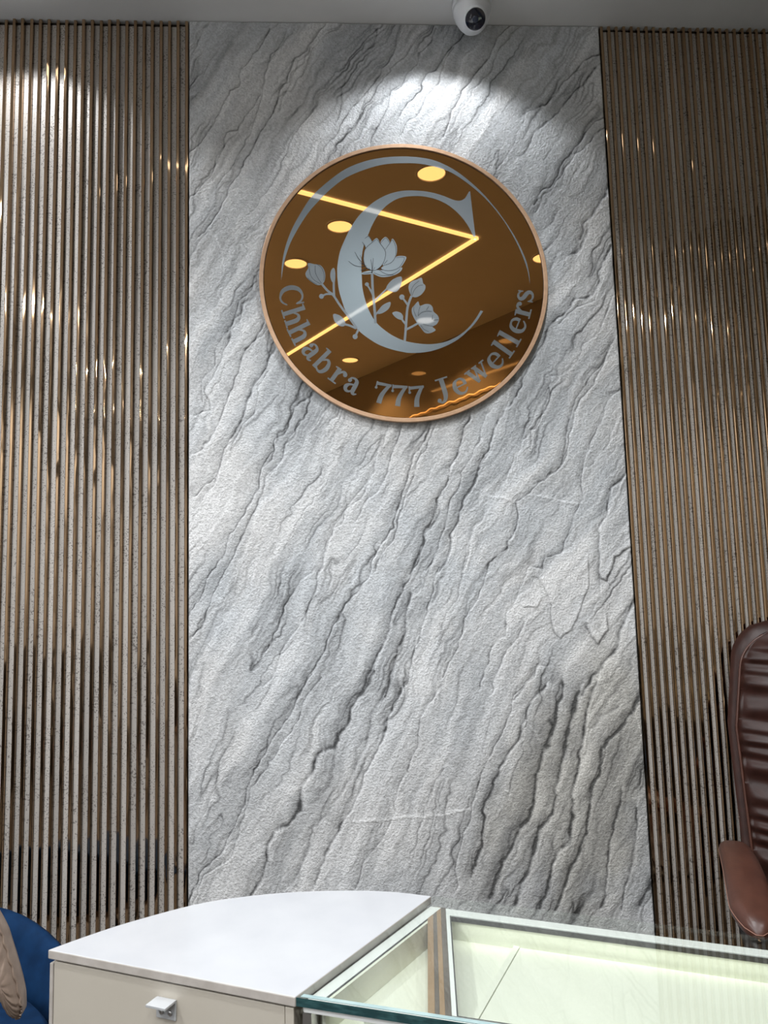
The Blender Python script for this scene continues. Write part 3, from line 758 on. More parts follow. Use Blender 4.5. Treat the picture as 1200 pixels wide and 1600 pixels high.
M['plant_film'] = mottle(mat('plant_film', rough=0.4, coat=1.0), (0.17, 0.2, 0.22), (0.205, 0.24, 0.262), 14)
plant('flower_stem', [(30, [(310,505),(318,700),(338,900),(350,1090)]), (20, [(325,770),(285,690),(250,635)]), (18, [(335,830),(410,755),(485,680)]), (18, [(352,990),(390,940),(430,900)])],
      [[(655,543),(560,570),(490,640),(480,690),(540,718),(600,716),(648,645)], [(525,838),(440,872),(390,930),(375,978),(440,966),(510,912)]], [((250, 632), 24)], [], c5)
plant('bud_spray', [(50, [(298,1510),(320,1250),(345,900),(380,720),(440,565)]), (40, [(255,610),(310,680),(365,760)]), (40, [(230,1035),(275,1100),(325,1165)]), (45, [(335,1262),(450,1205),(570,1135)])],
      [[(40,920),(120,888),(220,920),(268,1000),(235,1062),(150,1042),(80,985)], [(440,565),(383,440),(388,330),(450,260),(550,225),(650,188),(682,300),(725,340),(722,430),(640,540),(530,595)],
       [(500,1040),(450,930),(445,830),(490,770),(580,680),(615,770),(720,735),(820,740),(880,800),(900,890),(985,970),(1010,1060),(960,1160),(880,1205),(942,1280),(820,1342),(720,1332),(640,1240),(570,1150)]], [((240, 590), 56)],
      [[(430,540),(440,430),(500,330),(600,250)], [(450,560),(500,440),(580,360),(680,335)], [(490,790),(490,880),(540,1000)], [(620,780),(590,880),(580,980)], [(580,980),(650,910),(760,880),(860,890)],
       [(800,780),(750,860)], [(680,1150),(780,1180),(900,1200)], [(630,1170),(700,1260),(800,1310)], [(870,1060),(880,960)], [(900,1070),(1000,1060)]], c7)
plant('tulip_stem', [(40, [(370,495),(480,620),(580,700),(700,880),(850,1080),(1000,1290)]), (34, [(370,722),(460,680),(560,685)]), (40, [(590,420),(588,560),(595,710)]), (40, [(760,1215),(880,1245),(990,1295)]), (38, [(970,1440),(1030,1310)])],
      [[(130,128),(240,145),(350,165),(412,240),(438,340),(422,450),(370,512),(290,518),(190,462),(108,390),(82,310),(130,220)], [(590,213),(540,260),(527,370),(560,465),(610,445),(617,300)], [(580,1038),(690,1058),(770,1130),(795,1195),(770,1255),(680,1242),(600,1160)]],
      [((370, 720), 44), ((970, 1440), 46)], [[(145,180),(170,330),(240,430),(350,495)], [(255,170),(260,290),(310,400),(370,490)], [(280,140),(370,210),(415,330),(410,440)], [(120,390),(200,455),(290,505)]], c6)

# lettering
GL = {
 'C': [('r', [(.80,.70),(.70,.90),(.47,.965),(.22,.82),(.12,.5),(.22,.18),(.47,.035),(.68,.08),(.83,.28)], [.05,.08,.09,.17,.2,.17,.09,.08,.05]), ('p', [(.77,1.0),(.84,1.0),(.85,.66),(.79,.66)])],
 'h': [('b', .10, 0, .28, 1.0), ('p', [(0,.94),(0,.98),(.2,1.0),(.2,.9)]), ('b', .0, 0, .38, .065), ('r', [(.26,.46),(.36,.61),(.48,.64),(.58,.56),(.61,.4),(.61,.0)], [.05,.09,.13,.18,.19,.19]), ('b', .45, 0, .80, .065)],
 'a': [('r', [(.13,.52),(.18,.62),(.32,.65),(.44,.57),(.46,.4),(.46,.14),(.54,.04),(.66,.1)], [.08,.08,.09,.16,.19,.18,.11,.05]), ('d', (.15,.5), .085), ('r', [(.42,.40),(.22,.34),(.11,.2),(.17,.06),(.31,.05),(.42,.16)], [.06,.1,.17,.14,.09,.06])],
 'b': [('b', .10, .02, .28, 1.0), ('p', [(0,.94),(0,.98),(.2,1.0),(.2,.9)]), ('r', [(.26,.48),(.4,.64),(.55,.58),(.63,.34),(.56,.1),(.42,.03),(.26,.1)], [.06,.1,.15,.19,.15,.09,.08])],
 'r': [('b', .10, 0, .28, .67), ('p', [(0,.62),(0,.66),(.2,.68),(.2,.58)]), ('b', 0, 0, .42, .065), ('r', [(.26,.42),(.34,.58),(.44,.63),(.55,.6)], [.06,.1,.12,.12]), ('d', (.53,.56), .09)],
 '7': [('p', [(.05,.88),(.70,.88),(.70,.78),(.05,.74)]), ('p', [(.05,.90),(.11,.90),(.11,.60),(.05,.60)]), ('r', [(.62,.83),(.46,.55),(.36,.3),(.33,0)], [.13,.16,.2,.22]), ('d', (.08,.63), .06)],
 'J': [('r', [(.46,1.0),(.46,.6),(.45,.28),(.38,.08),(.24,-.01),(.12,.06)], [.2,.2,.2,.15,.09,.08]), ('d', (.13,.1), .09), ('b', .2, .935, .74, 1.0)],
 'e': [('r', [(.12,.36),(.35,.36),(.6,.36)], [.06,.06,.06]), ('r', [(.58,.33),(.58,.5),(.48,.63),(.34,.65),(.18,.57),(.11,.34),(.19,.11),(.36,.03),(.5,.07),(.62,.2)], [.14,.14,.1,.08,.15,.19,.15,.1,.08,.05])],
 'w': [('r', [(.12,.66),(.32,.0)], [.17,.15]), ('r', [(.32,.02),(.48,.66)], [.08,.08]), ('r', [(.46,.66),(.66,.0)], [.17,.15]), ('r', [(.66,.02),(.86,.66)], [.07,.07]), ('b', -.02, .615, .27, .68), ('b', .35, .615, .6, .68), ('b', .74, .615, .98, .68)],
 'l': [('b', .10, 0, .29, 1.0), ('p', [(0,.94),(0,.98),(.2,1.0),(.2,.9)]), ('b', 0, 0, .40, .065)],
 's': [('r', [(.46,.54),(.36,.63),(.22,.63),(.14,.52),(.22,.40),(.4,.29),(.47,.16),(.37,.04),(.2,.04),(.09,.16)], [.05,.08,.1,.15,.18,.18,.15,.1,.08,.05]), ('p', [(.44,.67),(.50,.67),(.50,.46),(.45,.46)]), ('p', [(.05,.22),(.10,.22),(.11,.0),(.05,.0)])],
}
GB = {'C': (.02, .85, 0, 1), 'h': (0, .8, 0, 1), 'a': (.03, .66, 0, .68), 'b': (0, .72, 0, 1), 'r': (0, .62, 0, .68), '7': (.05, .7, 0, .9), 'J': (.05, .74, -.05, 1), 'e': (.02, .65, 0, .68), 'w': (0, .98, 0, .68), 'l': (0, .4, 0, 1), 's': (.05, .55, 0, .68)}
CAP = 37.0
TEXT = [('C', 455, 461), ('h', 461, 493.5), ('h', 470.5, 519.5), ('a', 486, 549), ('b', 507, 565), ('r', 528, 588), ('a', 550.5, 602.5), ('7', 597, 614), ('7', 624, 618), ('7', 651.5, 619),
        ('J', 692, 610), ('e', 719, 604), ('w', 747.5, 582.5), ('e', 774, 564), ('l', 785.5, 544), ('l', 795.5, 527.5), ('e', 809, 509), ('r', 818, 484.5), ('s', 821, 462)]
for ch, cx, cy in TEXT:
    a = math.atan2(438 - cy, 636 - cx)            # direction to the centre = up
    ux = np.array([math.cos(a), math.sin(a)]); rx = np.array([-ux[1], ux[0]])
    bx = GB[ch]; mx_, my_ = (bx[0] + bx[1]) / 2, (bx[2] + bx[3]) / 2
    g = lambda p: tuple(np.array([cx, cy]) + CAP * ((p[0] - mx_) * rx + (p[1] - my_) * ux))
    A = Flat(0.0002 )
    for el in GL[ch]:
        if el[0] == 'r': A.ribbon([g(p) for p in el[1]], [w_ * CAP for w_ in el[2]], 5)
        elif el[0] == 'p': A.poly([g(p) for p in el[1]])
        elif el[0] == 'b': A.poly([g(p) for p in ((el[1], el[2]), (el[3], el[2]), (el[3], el[4]), (el[1], el[4]))])
        else: A.disc(g(el[1]), el[2] * CAP, 14)
    A.build('letter', 'letter_film', sign)

# ------------------------------------------------------------------ ceiling lamps (those the mirror shows, added fill lamps, and the two wall washers)
def reflected(p):                       # where on the ceiling the mirror looks, for a slab point
    d = ray(p); q = CAM + d * ((CEIL - CAM[2]) / d[2])
    return q[0], 2 * MIRROR_Y - q[1]


def spot(parent, power, size, blend, rad, col, loc=(0, 0, -0.012), rot=(0, 0, 0)):
    l = bpy.data.lights.new('lamp', 'SPOT'); l.energy = power; l.spot_size = size; l.spot_blend = blend; l.shadow_soft_size = rad; l.color = col
    o = bpy.data.objects.new('lamp', l); COL.objects.link(o); o.parent = parent; o.location = loc; o.rotation_euler = rot
    return o


def downlight(x, y, label, r_=0.056):
    t = thing('ceiling_downlight', label, 'downlight', (x, y, CEIL - 0.0005), 0, 'round ceiling downlights')
    bm = bmesh.new(); rr = []
    for (a, h) in ((r_, -0.003), (r_ + 0.002, -0.006), (r_ + 0.010, -0.005), (r_ + 0.012, 0.0), (r_, 0.0)):
        rr.append([bm.verts.new((a * math.cos(2 * math.pi * i / 40), a * math.sin(2 * math.pi * i / 40), h)) for i in range(40)])
    for a, b in zip(rr, rr[1:] + rr[:1]):
        for i in range(40): bm.faces.new((a[i], a[(i + 1) % 40], b[(i + 1) % 40], b[i]))
    obj('trim_ring', bm, 'white', t)
    obj('diffuser', lathe([(r_ - 0.001, 0.0), (r_ - 0.001, -0.002)], 40), 'diffuser', t)
    return t


ROOM = [((674, 270), 'largest lamp reflected high in the round mirror'), ((531, 353), 'lamp reflected beside the left curve of the initial'), ((462, 411), 'lamp reflected just above the tulip bud at the left rim'),
        ((850, 402), 'lamp reflected at the right rim, half cut off'), ((547, 562), 'lamp reflected low, above the word beginning with C'), ((665, 500), 'lamp reflected over the small open flower')]
for p, lab in ROOM:
    x, y = reflected(p)
    t = downlight(x, y, 'added unseen fill downlight, ' + lab)
    spot(t, P_ROOM, math.radians(119), 0.5, 0.012, (0.96, 0.98, 1.0))
for x, y, lab in ((-1.55, -1.0, 'first of the row along the left wall'), (-1.75, -2.2, 'second of the row along the left wall'), (-1.75, -3.4, 'third of the row along the left wall'), (-1.75, -4.6, 'last of the row along the left wall'), (-0.85, -2.9, 'behind and left of the viewer')):
    t = downlight(x, y, 'added unseen fill downlight, ' + lab)
    spot(t, P_FILL, math.radians(155), 0.5, 0.012, (0.96, 0.98, 1.0))  # fill lamps added out of view to lift the room's ambient light
XW1 = float(at_y((668, 40), 0)[0]); XW2 = float(at_y((42, 32), 0)[0])
for x, lab in ((XW1, 'round white ceiling downlight above the sign, washing the stone'), (XW2, 'round white ceiling downlight washing the left fluted panel')):
    t = downlight(x, -0.24, lab, 0.045)
    spot(t, P_WASH, math.radians(2 * 60), 0.35, 0.022, (0.96, 0.98, 1.0))
# led line with a sharp bend
v0, v1, v2 = (np.array(reflected(p)) for p in ((462, 297), (745, 371.5), (447, 555)))
v0 = v1 + (v0 - v1) * 1.6; v2 = v1 + (v2 - v1) * 1.1
led = thing('led_line', 'bent white led line in the ceiling, a zigzag reflected in the mirror', 'light', (v1[0], v1[1], CEIL - 0.0005))
for e in (v0, v2):
    o = obj('led_arm', bar((0, 0), e - v1, 0.024, -0.006, 0.0), 'led', led)
# glowing rope light tacked along the slanting bronze wall, seen low in the mirror
def on_bronze(p):
    d = ray(p); t_ = (MIRROR_Y - CAM[1]) / d[1]; P_ = CAM + d * t_; d = d * np.array([1, -1, 1])
    nn = np.array([-wd[1], wd[0]]); k_ = np.dot(wp - P_[:2], nn) / np.dot(d[:2], nn)
    return P_ + d * k_


r0_, r1_ = on_bronze((636, 655)), on_bronze((786, 599))
rope = [r0_ + (r1_ - r0_) * (i / 60) for i in range(-4, 65)]
off = np.array([-wd[1], wd[0], 0]) * 0.014
rp = obj('rope_light', tube([p + off + np.array([0, 0, 0.007 * math.sin(i * 0.8) * math.sin(i * 0.23)]) for i, p in enumerate(rope)], 0.0045, 6), 'rope', None, True)
rp['label'] = 'wavy glowing rope light on the bronze wall, reflected low in the mirror'; rp['category'] = 'light'

# ------------------------------------------------------------------ turret camera on the ceiling
cc = at_y((737, 5), -0.098)
cct = thing('security_camera', 'white turret security camera with dark lens on the ceiling', 'camera', (cc[0], -0.098, CEIL))
obj('base', lathe([(0.0575, -0.0005), (0.0575, -0.018), (0.054, -0.026), (0.050, -0.026)], 48), 'white', cct, True)
obj('housing', lathe([(0.0545, -0.024), (0.0545, -0.036), (0.050, -0.052), (0.041, -0.070), (0.031, -0.083), (0.022, -0.089), (0.0, -0.0905)], 48), 'white', cct, True)
eye = Vector((0.003, -0.022, -0.064)); aim = (Vector(CAM) - Vector((cc[0], -0.098, CEIL)) - eye + Vector((0.12, 0, -0.9))).normalized()
rot = aim.to_track_quat('Z', 'Y')
o = obj('eyeball', lathe([(0.022, -0.012), (0.033, 0.0), (0.0345, 0.014), (0.0322, 0.030), (0.0305, 0.032)], 40), 'white', cct, True); o.location = eye; o.rotation_euler = rot.to_euler()
f = obj('lens_face', lathe([(0.0285, 0.029), (0.0285, 0.0326), (0.027, 0.0334)], 40), 'lens', cct, True); f.location = eye; f.rotation_euler = rot.to_euler()
g_ = obj('lens', lathe([(0.009, 0.033), (0.009, 0.0342), (0.005, 0.036)], 24), 'lens_core', f, True)

# ------------------------------------------------------------------ white curved cabinet
ZT = 0.78
pA = at_z((75, 1484), ZT)[:2]; pR = at_z((461, 1558), ZT)[:2]; pB = at_z((674, 1400), ZT)[:2]
crv = [pB] + [at_z(p, ZT)[:2] for p in ((612, 1393), (540, 1391), (450, 1394), (370, 1402), (300, 1414), (200, 1441), (130, 1464))] + [pA]
top = catmull(crv, 5)
cab = thing('curved_cabinet', 'white cabinet with curved top and clear handle left of the glass counter', 'cabinet', (pA[0], pA[1], 0))
O2 = np.array(pA)
poly = [p - O2 for p in top] + [pR - O2]
slab = obj('countertop', prism(poly, ZT - 0.013, ZT, 1), ['slab', 'slab_edge'], cab, bevel=0.0015)
ctr = np.mean(poly, axis=0)
u = (pR - pA) / np.linalg.norm(pR - pA); nin = np.array([-u[1], u[0]])
wid = float(np.linalg.norm(pR - pA))
body = [nin * 0.022 + u * 0.004] + [p + (ctr - p) / np.linalg.norm(ctr - p) * 0.010 for p in poly[-2:0:-1]]
body = [p for p in body if np.dot(p, nin) > 0.0215]
body.append(pB - O2 - u * 0.004 - nin * 0.012)
body += [u * (wid - 0.006) + nin * 0.022]
obj('carcass', prism(body, 0.0, ZT - 0.0135), 'cream', cab)


def fr(a0, a1, d0, d1, z0, z1, o2=None):
    """Box on the front face: along a0..a1, depth d0..d1 inward."""
    return prism([u * a0 + nin * d0, u * a1 + nin * d0, u * a1 + nin * d1, u * a0 + nin * d1], z0, z1)


obj('side_stile', fr(0.001, 0.0075, 0.003, 0.0215, 0.0, ZT - 0.020), 'slab_edge', cab, bevel=0.001)
obj('side_stile', fr(wid - 0.017, wid - 0.004, 0.003, 0.0215, 0.0, ZT - 0.016), 'cream', cab, bevel=0.001)
door = obj('door', fr(0.0085, wid - 0.0180, 0.004, 0.0215, 0.06, ZT - 0.0165), 'cream', cab, bevel=0.001)
hp = at_z((258, 1557), ZT - 0.05)[:2] - O2
ha = float(np.dot(at_z((262, 1578), ZT - 0.075)[:2] - O2, u))
zh = ZT - 0.050
# find the handle point on the door plane
d = ray((258, 1570)); n3 = np.array([nin[0], nin[1], 0]); k = np.dot(np.array([O2[0], O2[1], 0]) + n3 * 0.004 - np.array([CAM[0], CAM[1], 0]), n3) / np.dot(d, n3)
hit = CAM + d * k; ha = float(np.dot(hit[:2] - O2, u)); zh = float(hit[2])
bm = fr(ha - 0.013, ha + 0.020, 0.001, 0.0038, zh - 0.017, zh + 0.010)
prism([u * (ha - 0.013) + nin * -0.022, u * (ha + 0.020) + nin * -0.022, u * (ha + 0.020) + nin * 0.001, u * (ha - 0.013) + nin * 0.001], zh + 0.007, zh + 0.0105, 0, bm)
hd = obj('handle', bm, 'acrylic', door, bevel=0.0006)
for dx in (-0.004, 0.011):
    s_ = lathe([(0.0036, 0.0008), (0.0036, -0.0012), (0.002, -0.002)], 14, None, 'y')
    o = obj('screw', s_, 'chrome', door); q = u * (ha + dx) + nin * 0.001
    o.location = (q[0], q[1], zh - 0.008); o.rotation_euler = (0, 0, math.atan2(u[1], u[0]))

# ------------------------------------------------------------------ glass showcase counter
gA = at_z((461, 1558), ZT)[:2] + u * 0.0015; gB = at_z((676, 1400), ZT)[:2] + u * 0.0015
rr_ = at_z((1200, 1465), ZT)[:2]
ur = (rr_ - gB) / np.linalg.norm(rr_ - gB)
uf = at_z((740, 1601), ZT)[:2] - gA; uf /= np.linalg.norm(uf)
LEN = 1.12
gC = gB + ur * LEN; gD = gA + uf * (LEN + 0.22)
case = thing('glass_showcase', 'glass topped lit jewellery counter with white frame beside the curved cabinet', 'showcase', (gA[0], gA[1], 0))
O3 = np.array(gA)
q = lambda p: np.array(p) - O3
ZG = ZT - 0.011


def front_edge(bm):                  # only the outward front edge shows the deep green of the glass
    bm.faces.ensure_lookup_table(); bm.faces[2].material_index = 1
    return bm


o = obj('glass_top', front_edge(prism([q(gA), q(gD), q(gC), q(gB)], ZG, ZT)), ['glass', 'glass_edge'], case)
# pale ground bevel along the front edge, inside the glass thickness
nf = np.array([-uf[1], uf[0]]); nr = np.array([-ur[1], ur[0]])
ue = (gB - gA) / np.linalg.norm(gB - gA); ne = np.array([ue[1], -ue[0]])      # inward normal of the left edge
ZF = ZT - 0.052                      # floor of the display
# points of the partition, on the underside of the glass
pt = lambda x, y: q(at_z((x, y), ZG)[:2])


def line_x(p, d_, r0, e):            # intersection of p+t*d with r0+s*e
    A_ = np.array([d_, -e]).T; t_ = np.linalg.solve(A_, r0 - p); return p + d_ * t_[0]


front = lambda off: (q(gA) + nf * off, uf)
rear = lambda off: (q(gB) - nr * off, ur)
left = lambda off: (q(gA) + ne * off, ue)
X = lambda a, b: line_x(a[0], a[1], b[0], b[1])
pk0, pk1 = pt(696, 1413), pt(706, 1583)
ud = (pk0 - pk1) / np.linalg.norm(pk0 - pk1); nd = np.array([ud[1], -ud[0]])   # to the right of the partition
part = lambda off: (pk1 + nd * off, ud)
# plinth, floor, walls
FI, RI, LI = 0.030, 0.026, 0.008
out = [X(front(0.018), left(LI)), X(front(0.018), ((q(gD)) - uf * 0.03, nf)), X(rear(0.02), ((q(gD)) - uf * 0.03, nf)), X(rear(0.02), left(LI))]
obj('plinth', prism(out, 0.0, ZF - 0.11), 'cream', case, bevel=0.002)
obj('display_floor', prism(out, ZF - 0.010, ZF), 'case_white', case)
ins = [p + (np.mean(out, axis=0) - p) / np.linalg.norm(np.mean(out, axis=0) - p) * 0.02 for p in out]
obj('drawer_bank', prism(ins, ZF - 0.109, ZF - 0.0105), 'case_white', case)
# rear wall and rails
Rm = lambda off: X(rear(off), part(0.0)); far = (q(gD) - uf * 0.035, nf)
obj('rear_rail', prism([Rm(0.036), X(rear(0.036), far), X(rear(0.014), far), Rm(0.014)], ZG - 0.009, ZG - 0.0008), 'white_frame', case, bevel=0.001)
obj('rear_panel', prism([Rm(0.033), X(rear(0.033), far), X(rear(0.024), far), Rm(0.024)], ZF, ZG - 0.0095), 'case_white', case)
obj('rail_shadow_strip', prism([Rm(0.0385), X(rear(0.0385), far), X(rear(0.0365), far), Rm(0.0365)], ZG - 0.010, ZG - 0.003), 'seam', case)  # solid dark strip standing in for the shadow under the rail
Fm = lambda off: X(front(off), part(0.0))
obj('front_rail', prism([Fm(0.028), X(front(0.028), far), X(front(0.034), far), Fm(0.034)], ZG - 0.008, ZG - 0.0008), 'chrome', case)
obj('front_gasket', prism([Fm(0.0345), X(front(0.0345), far), X(front(0.0365), far), Fm(0.0365)], ZG - 0.008, ZG - 0.0012), 'seam', case)
obj('left_rail', prism([X(front(0.034), part(0.0)), X(front(0.034), part(0.006)), X(rear(0.036), part(0.006)), X(rear(0.036), part(0.0))], ZG - 0.012, ZG - 0.0008), 'white_frame', case)
obj('left_gasket', prism([X(front(0.037), part(0.0063)), X(front(0.037), part(0.008)), X(rear(0.039), part(0.008)), X(rear(0.039), part(0.0063))], ZG - 0.010, ZG - 0.0012), 'seam', case)
# partition: two veneered boards; dark strips stand in for the shaded gaps beside them
def rear_end(a):                     # the boards stop at the rear edge or where they meet the cabinet side
    e1, e2 = X(rear(0.012), part(a)), X(left(0.004), part(a))
    return e1 if np.dot(e1 - pk1, ud) < np.dot(e2 - pk1, ud) else e2


for a, b, mm, nm in ((-0.0305, -0.0215, 'wood', 'partition_board'), (-0.0213, -0.0155, 'gap_shade', 'partition_gap_shade'), (-0.0153, -0.0085, 'wood', 'partition_board'), (-0.0083, -0.0005, 'gap_shade', 'partition_gap_shade')):
    obj(nm, prism([X(front(0.032), part(a)), X(front(0.032), part(b)), rear_end(b), rear_end(a)], ZF + 0.0005, ZG - 0.0009), mm, case)
# left bay: white rail along the cabinet, its gasket, front rail
obj('side_rail', prism([X(front(0.012), left(0.0014)), X(front(0.012), left(0.020)), X(rear(0.014), left(0.020)), X(rear(0.014), left(0.0014))], ZG - 0.012, ZG - 0.0008), 'white_frame', case)
obj('side_panel', prism([X(front(0.02), left(0.0225)), X(front(0.02), left(0.027)), X(rear(0.02), left(0.027)), X(rear(0.02), left(0.0225))], ZF + 0.0003, ZG - 0.002), 'case_white', case)
obj('side_gasket', prism([X(front(0.02), left(0.0203)), X(front(0.02), left(0.0222)), X(rear(0.03), left(0.0222)), X(rear(0.03), left(0.0203))], ZG - 0.010, ZG - 0.0012), 'seam', case)
gl = -0.032
obj('side_track', prism([X(front(0.052), left(0.060)), X(front(0.052), part(gl)), X(front(0.058), part(gl)), X(front(0.058), left(0.060))], ZF + 0.0005, ZF + 0.012), 'chrome', case)
obj('front_sill', prism([X(front(0.004), left(0.008)), X(front(0.004), far), X(front(0.027), far), X(front(0.027), left(0.022))], ZG - 0.008, ZG - 0.0008), 'white_frame', case)
obj('glass_bevel', prism([X(front(0.0030), left(0.004)), X(front(0.0030), far), X(front(0.010), far), X(front(0.010), left(0.004))], ZT - 0.0006, ZT + 0.0002), 'glass_edge_pale', case)
# front pane, corner post, angled inner tray
obj('front_pane', prism([X(front(0.006), left(0.03)), X(front(0.006), far), X(front(0.011), far), X(front(0.011), left(0.03))], ZF, ZG - 0.009), 'glass', case)
obj('corner_post', prism([X(front(0.004), left(0.006)), X(front(0.004), left(0.018)), X(front(0.022), left(0.018)), X(front(0.022), left(0.006))], ZF - 0.109, ZG - 0.009), 'chrome', case)
t0 = X(front(0.05), part(0.02)); t1 = X(rear(0.045), part(0.115))
td = (t1 - t0) / np.linalg.norm(t1 - t0); tn = np.array([td[1], -td[0]])
obj('display_tray', prism([t0, X((t0, uf), far), X((t1, ur), far), t1], ZF + 0.0005, ZF + 0.008), 'case_white', case, bevel=0.001)
obj('tray_lip', prism([t0 - tn * 0.010, t0 - tn * 0.0005, t1 - tn * 0.0005, t1 - tn * 0.010], ZF + 0.0005, ZF + 0.0095), 'case_white', case)
# led bars under the rear rail and the sill
for a, b, ln in (((X(rear(0.042), part(0.02))), X(rear(0.042), far), 1.0), (X(front(0.040), part(0.02)), X(front(0.040), far), 1.0)):
    mid = (a + b) / 2; al = bpy.data.lights.new('case_led', 'AREA'); al.shape = 'RECTANGLE'; al.size = float(np.linalg.norm(b - a)); al.size_y = 0.006
    al.energy = P_CASE * ln; al.color = (0.96, 1.0, 0.9)
    lo_ = bpy.data.objects.new('case_led', al); COL.objects.link(lo_); lo_.parent = case
    lo_.location = (mid[0], mid[1], ZG - 0.012); lo_.rotation_euler = (0, 0, math.atan2((b - a)[1], (b - a)[0]))

# ------------------------------------------------------------------ brown executive chair behind the counter
def loft(rows, closed=True):
    bm = bmesh.new(); R_ = [[bm.verts.new(p) for p in r] for r in rows]
    n = len(rows[0])
    for a, b in zip(R_[:-1], R_[1:]):
        for i in range(n if closed else n - 1):
            bm.faces.new((a[i], a[(i + 1) % n], b[(i + 1) % n], b[i]))
    if closed:
        bm.faces.new(R_[0][::-1]); bm.faces.new(R_[-1])
    return bm


def cushion(hw, z0, z1, yfun, thick, bulge, wrinkle, nz=70, nx=28, seed=1, inset=0.0, top_round=0.14):
    """Upright pad: half-width hw(t), leaning along yfun(z); +y is the back."""
    rows = []
    rnd = random.Random(seed); ph = [rnd.uniform(0, 6.28) for _ in range(6)]
    for k in range(nz + 1):
        t = k / nz; z = z0 + (z1 - z0) * t
        cap = 1.0
        if t > 1 - top_round: cap = math.sqrt(max(0.0, 1 - ((t - 1 + top_round) / top_round) ** 2))
        if t < 0.05: cap = min(cap, 0.85 + 0.15 * math.sqrt(t / 0.05))
        h = hw(t) * (0.55 + 0.45 * cap) if t > 1 - top_round else hw(t) * cap
        edge = min(1.0, 0.15 + 3.2 * math.sqrt(max(0, min(t, 1 - t))))
        row = []
        for side in (0, 1):
            for i in range(nx + 1):
                s_ = -1 + 2 * i / nx
                if side: s_ = -s_
                prof = (1 - abs(s_) ** 3.2) ** 0.5
                if side == 0:
                    wr = 0
                    if wrinkle:
                        e = abs(s_) ** 2.2
                        wr = wrinkle * e * prof ** .5 * (math.sin(z * 150 + 2.2 * math.sin(z * 31 + ph[0]) + 3 * s_ + ph[1]) + 0.6 * math.sin(z * 87 + ph[2] - 4 * s_))
                        wr += wrinkle * 0.5 * math.sin(z * 40 + 6 * s_ + ph[3])
                    y = -(thick / 2 + bulge * (1 - s_ * s_)) * prof * edge + wr * edge
                else:
                    y = thick / 2 * prof * edge
                row.append((s_ * h, yfun(z) + y, z))
        rows.append(row)
    return loft(rows)


arm_rear = at_z((1146, 1322), 0.655); arm_front = at_z((1180, 1420), 0.655)
fd = (arm_front - arm_rear)[:2]; fd /= np.linalg.norm(fd)
ang = math.atan2(fd[0], -fd[1])                      # local -y is the way the chair faces
rt2 = np.array([math.cos(ang), math.sin(ang)])       # local +x
ARMX = 0.285
base = (arm_front[:2] + arm_rear[:2]) / 2 + rt2 * ARMX - fd * 0.02
ch = thing('executive_chair', 'dark brown leather high back office chair with padded arms behind the counter', 'chair', (base[0], base[1], 0), ang)
lean = lambda z: 0.215 + 0.20 * max(0, z - 0.5)
hw_s = lambda t: 0.272 - 0.02 * (1 - t) - 0.045 * max(0, t - 0.62) / 0.38
sh = obj('backrest_shell', cushion(hw_s, 0.48, 1.205, lambda z: lean(z) + 0.035, 0.07, 0.0, 0.0, nz=40, seed=2), 'leather', ch, True)
bk = obj('backrest', cushion(lambda t: hw_s(t) - 0.020, 0.50, 1.178, lambda z: lean(z) - 0.004, 0.05, 0.035, 0.0062, nz=200, nx=40, seed=5), 'leather', ch, True)
pp = []
for k in range(60):
    t = k / 59; z = 0.52 + (1.172 - 0.52) * t; cap = 1.0
    if t > 0.86: cap = math.sqrt(max(0, 1 - ((t - .86) / .14) ** 2))
    pp.append((-(hw_s(t) - 0.0185) * ((0.55 + 0.45 * cap) if t > .86 else 1), lean(z) - 0.004, z))
pp += [(-x, y, z) for x, y, z in pp[::-1]]
obj('piping', tube(pp, 0.0035, 6), 'leather_arm', bk, True)
# seat
rows = []
for k in range(17):
    v = -1 + 2 * k / 16; row = []
    for side in (0, 1):
        for i in range(17):
            s_ = -1 + 2 * i / 16
            if side: s_ = -s_
            pr = ((1 - abs(s_) ** 4) * (1 - abs(v) ** 4)) ** 0.5
            row.append((s_ * 0.25 * (1 - 0.06 * abs(v) ** 6), v * 0.25 - 0.03, 0.455 + (0.065 if side == 0 else -0.045) * pr))
    rows.append(row)
obj('seat', loft(rows), 'leather', ch, True)
for sx in (-1, 1):
    rows = []; x0 = sx * ARMX
    for k in range(26):
        t = k / 25; y = 0.20 - 0.46 * t
        ec = (1 - abs(2 * t - 1) ** 7) ** 0.5
        wd_ = (0.036 + 0.012 * t) * (0.55 + 0.45 * ec) * (0.25 + .75 * min(1, 6 * (1 - t)) ** .5); th = 0.030 * (0.2 + 0.8 * ec)
        zc = 0.645 + 0.02 * math.sin(t * 3.0) - 0.028 * t * t
        rows.append([(x0 + wd_ * math.copysign(abs(math.cos(a_)) ** 0.7, math.cos(a_)), y, zc + th * (0.85 if math.sin(a_) > 0 else 0.7) * math.copysign(abs(math.sin(a_)) ** 0.8, math.sin(a_))) for a_ in [2 * math.pi * j / 20 for j in range(20)]])
    ap = obj('arm_pad', loft(rows), 'leather_arm', ch, True)
    st_ = []
    for r in rows: st_.append(min(r, key=lambda p: p[0]))
    st2 = [max(r, key=lambda p: p[0]) for r in rows]
    obj('stitching', tube([(a_[0] + 0.0005, a_[1], a_[2] + 0.003) for a_ in st_] + [(a_[0] - 0.0005, a_[1], a_[2] + 0.003) for a_ in st2[::-1]], 0.0011, 5), 'stitch', ap, True)
    obj('arm_support', tube(catmull([(x0, 0.15, 0.622), (x0, 0.19, 0.55), (sx * 0.262, 0.14, 0.44), (sx * 0.258, -0.06, 0.42), (x0, -0.17, 0.50), (x0, -0.215, 0.595)], 6), 0.020, 10), 'black', ch, True)
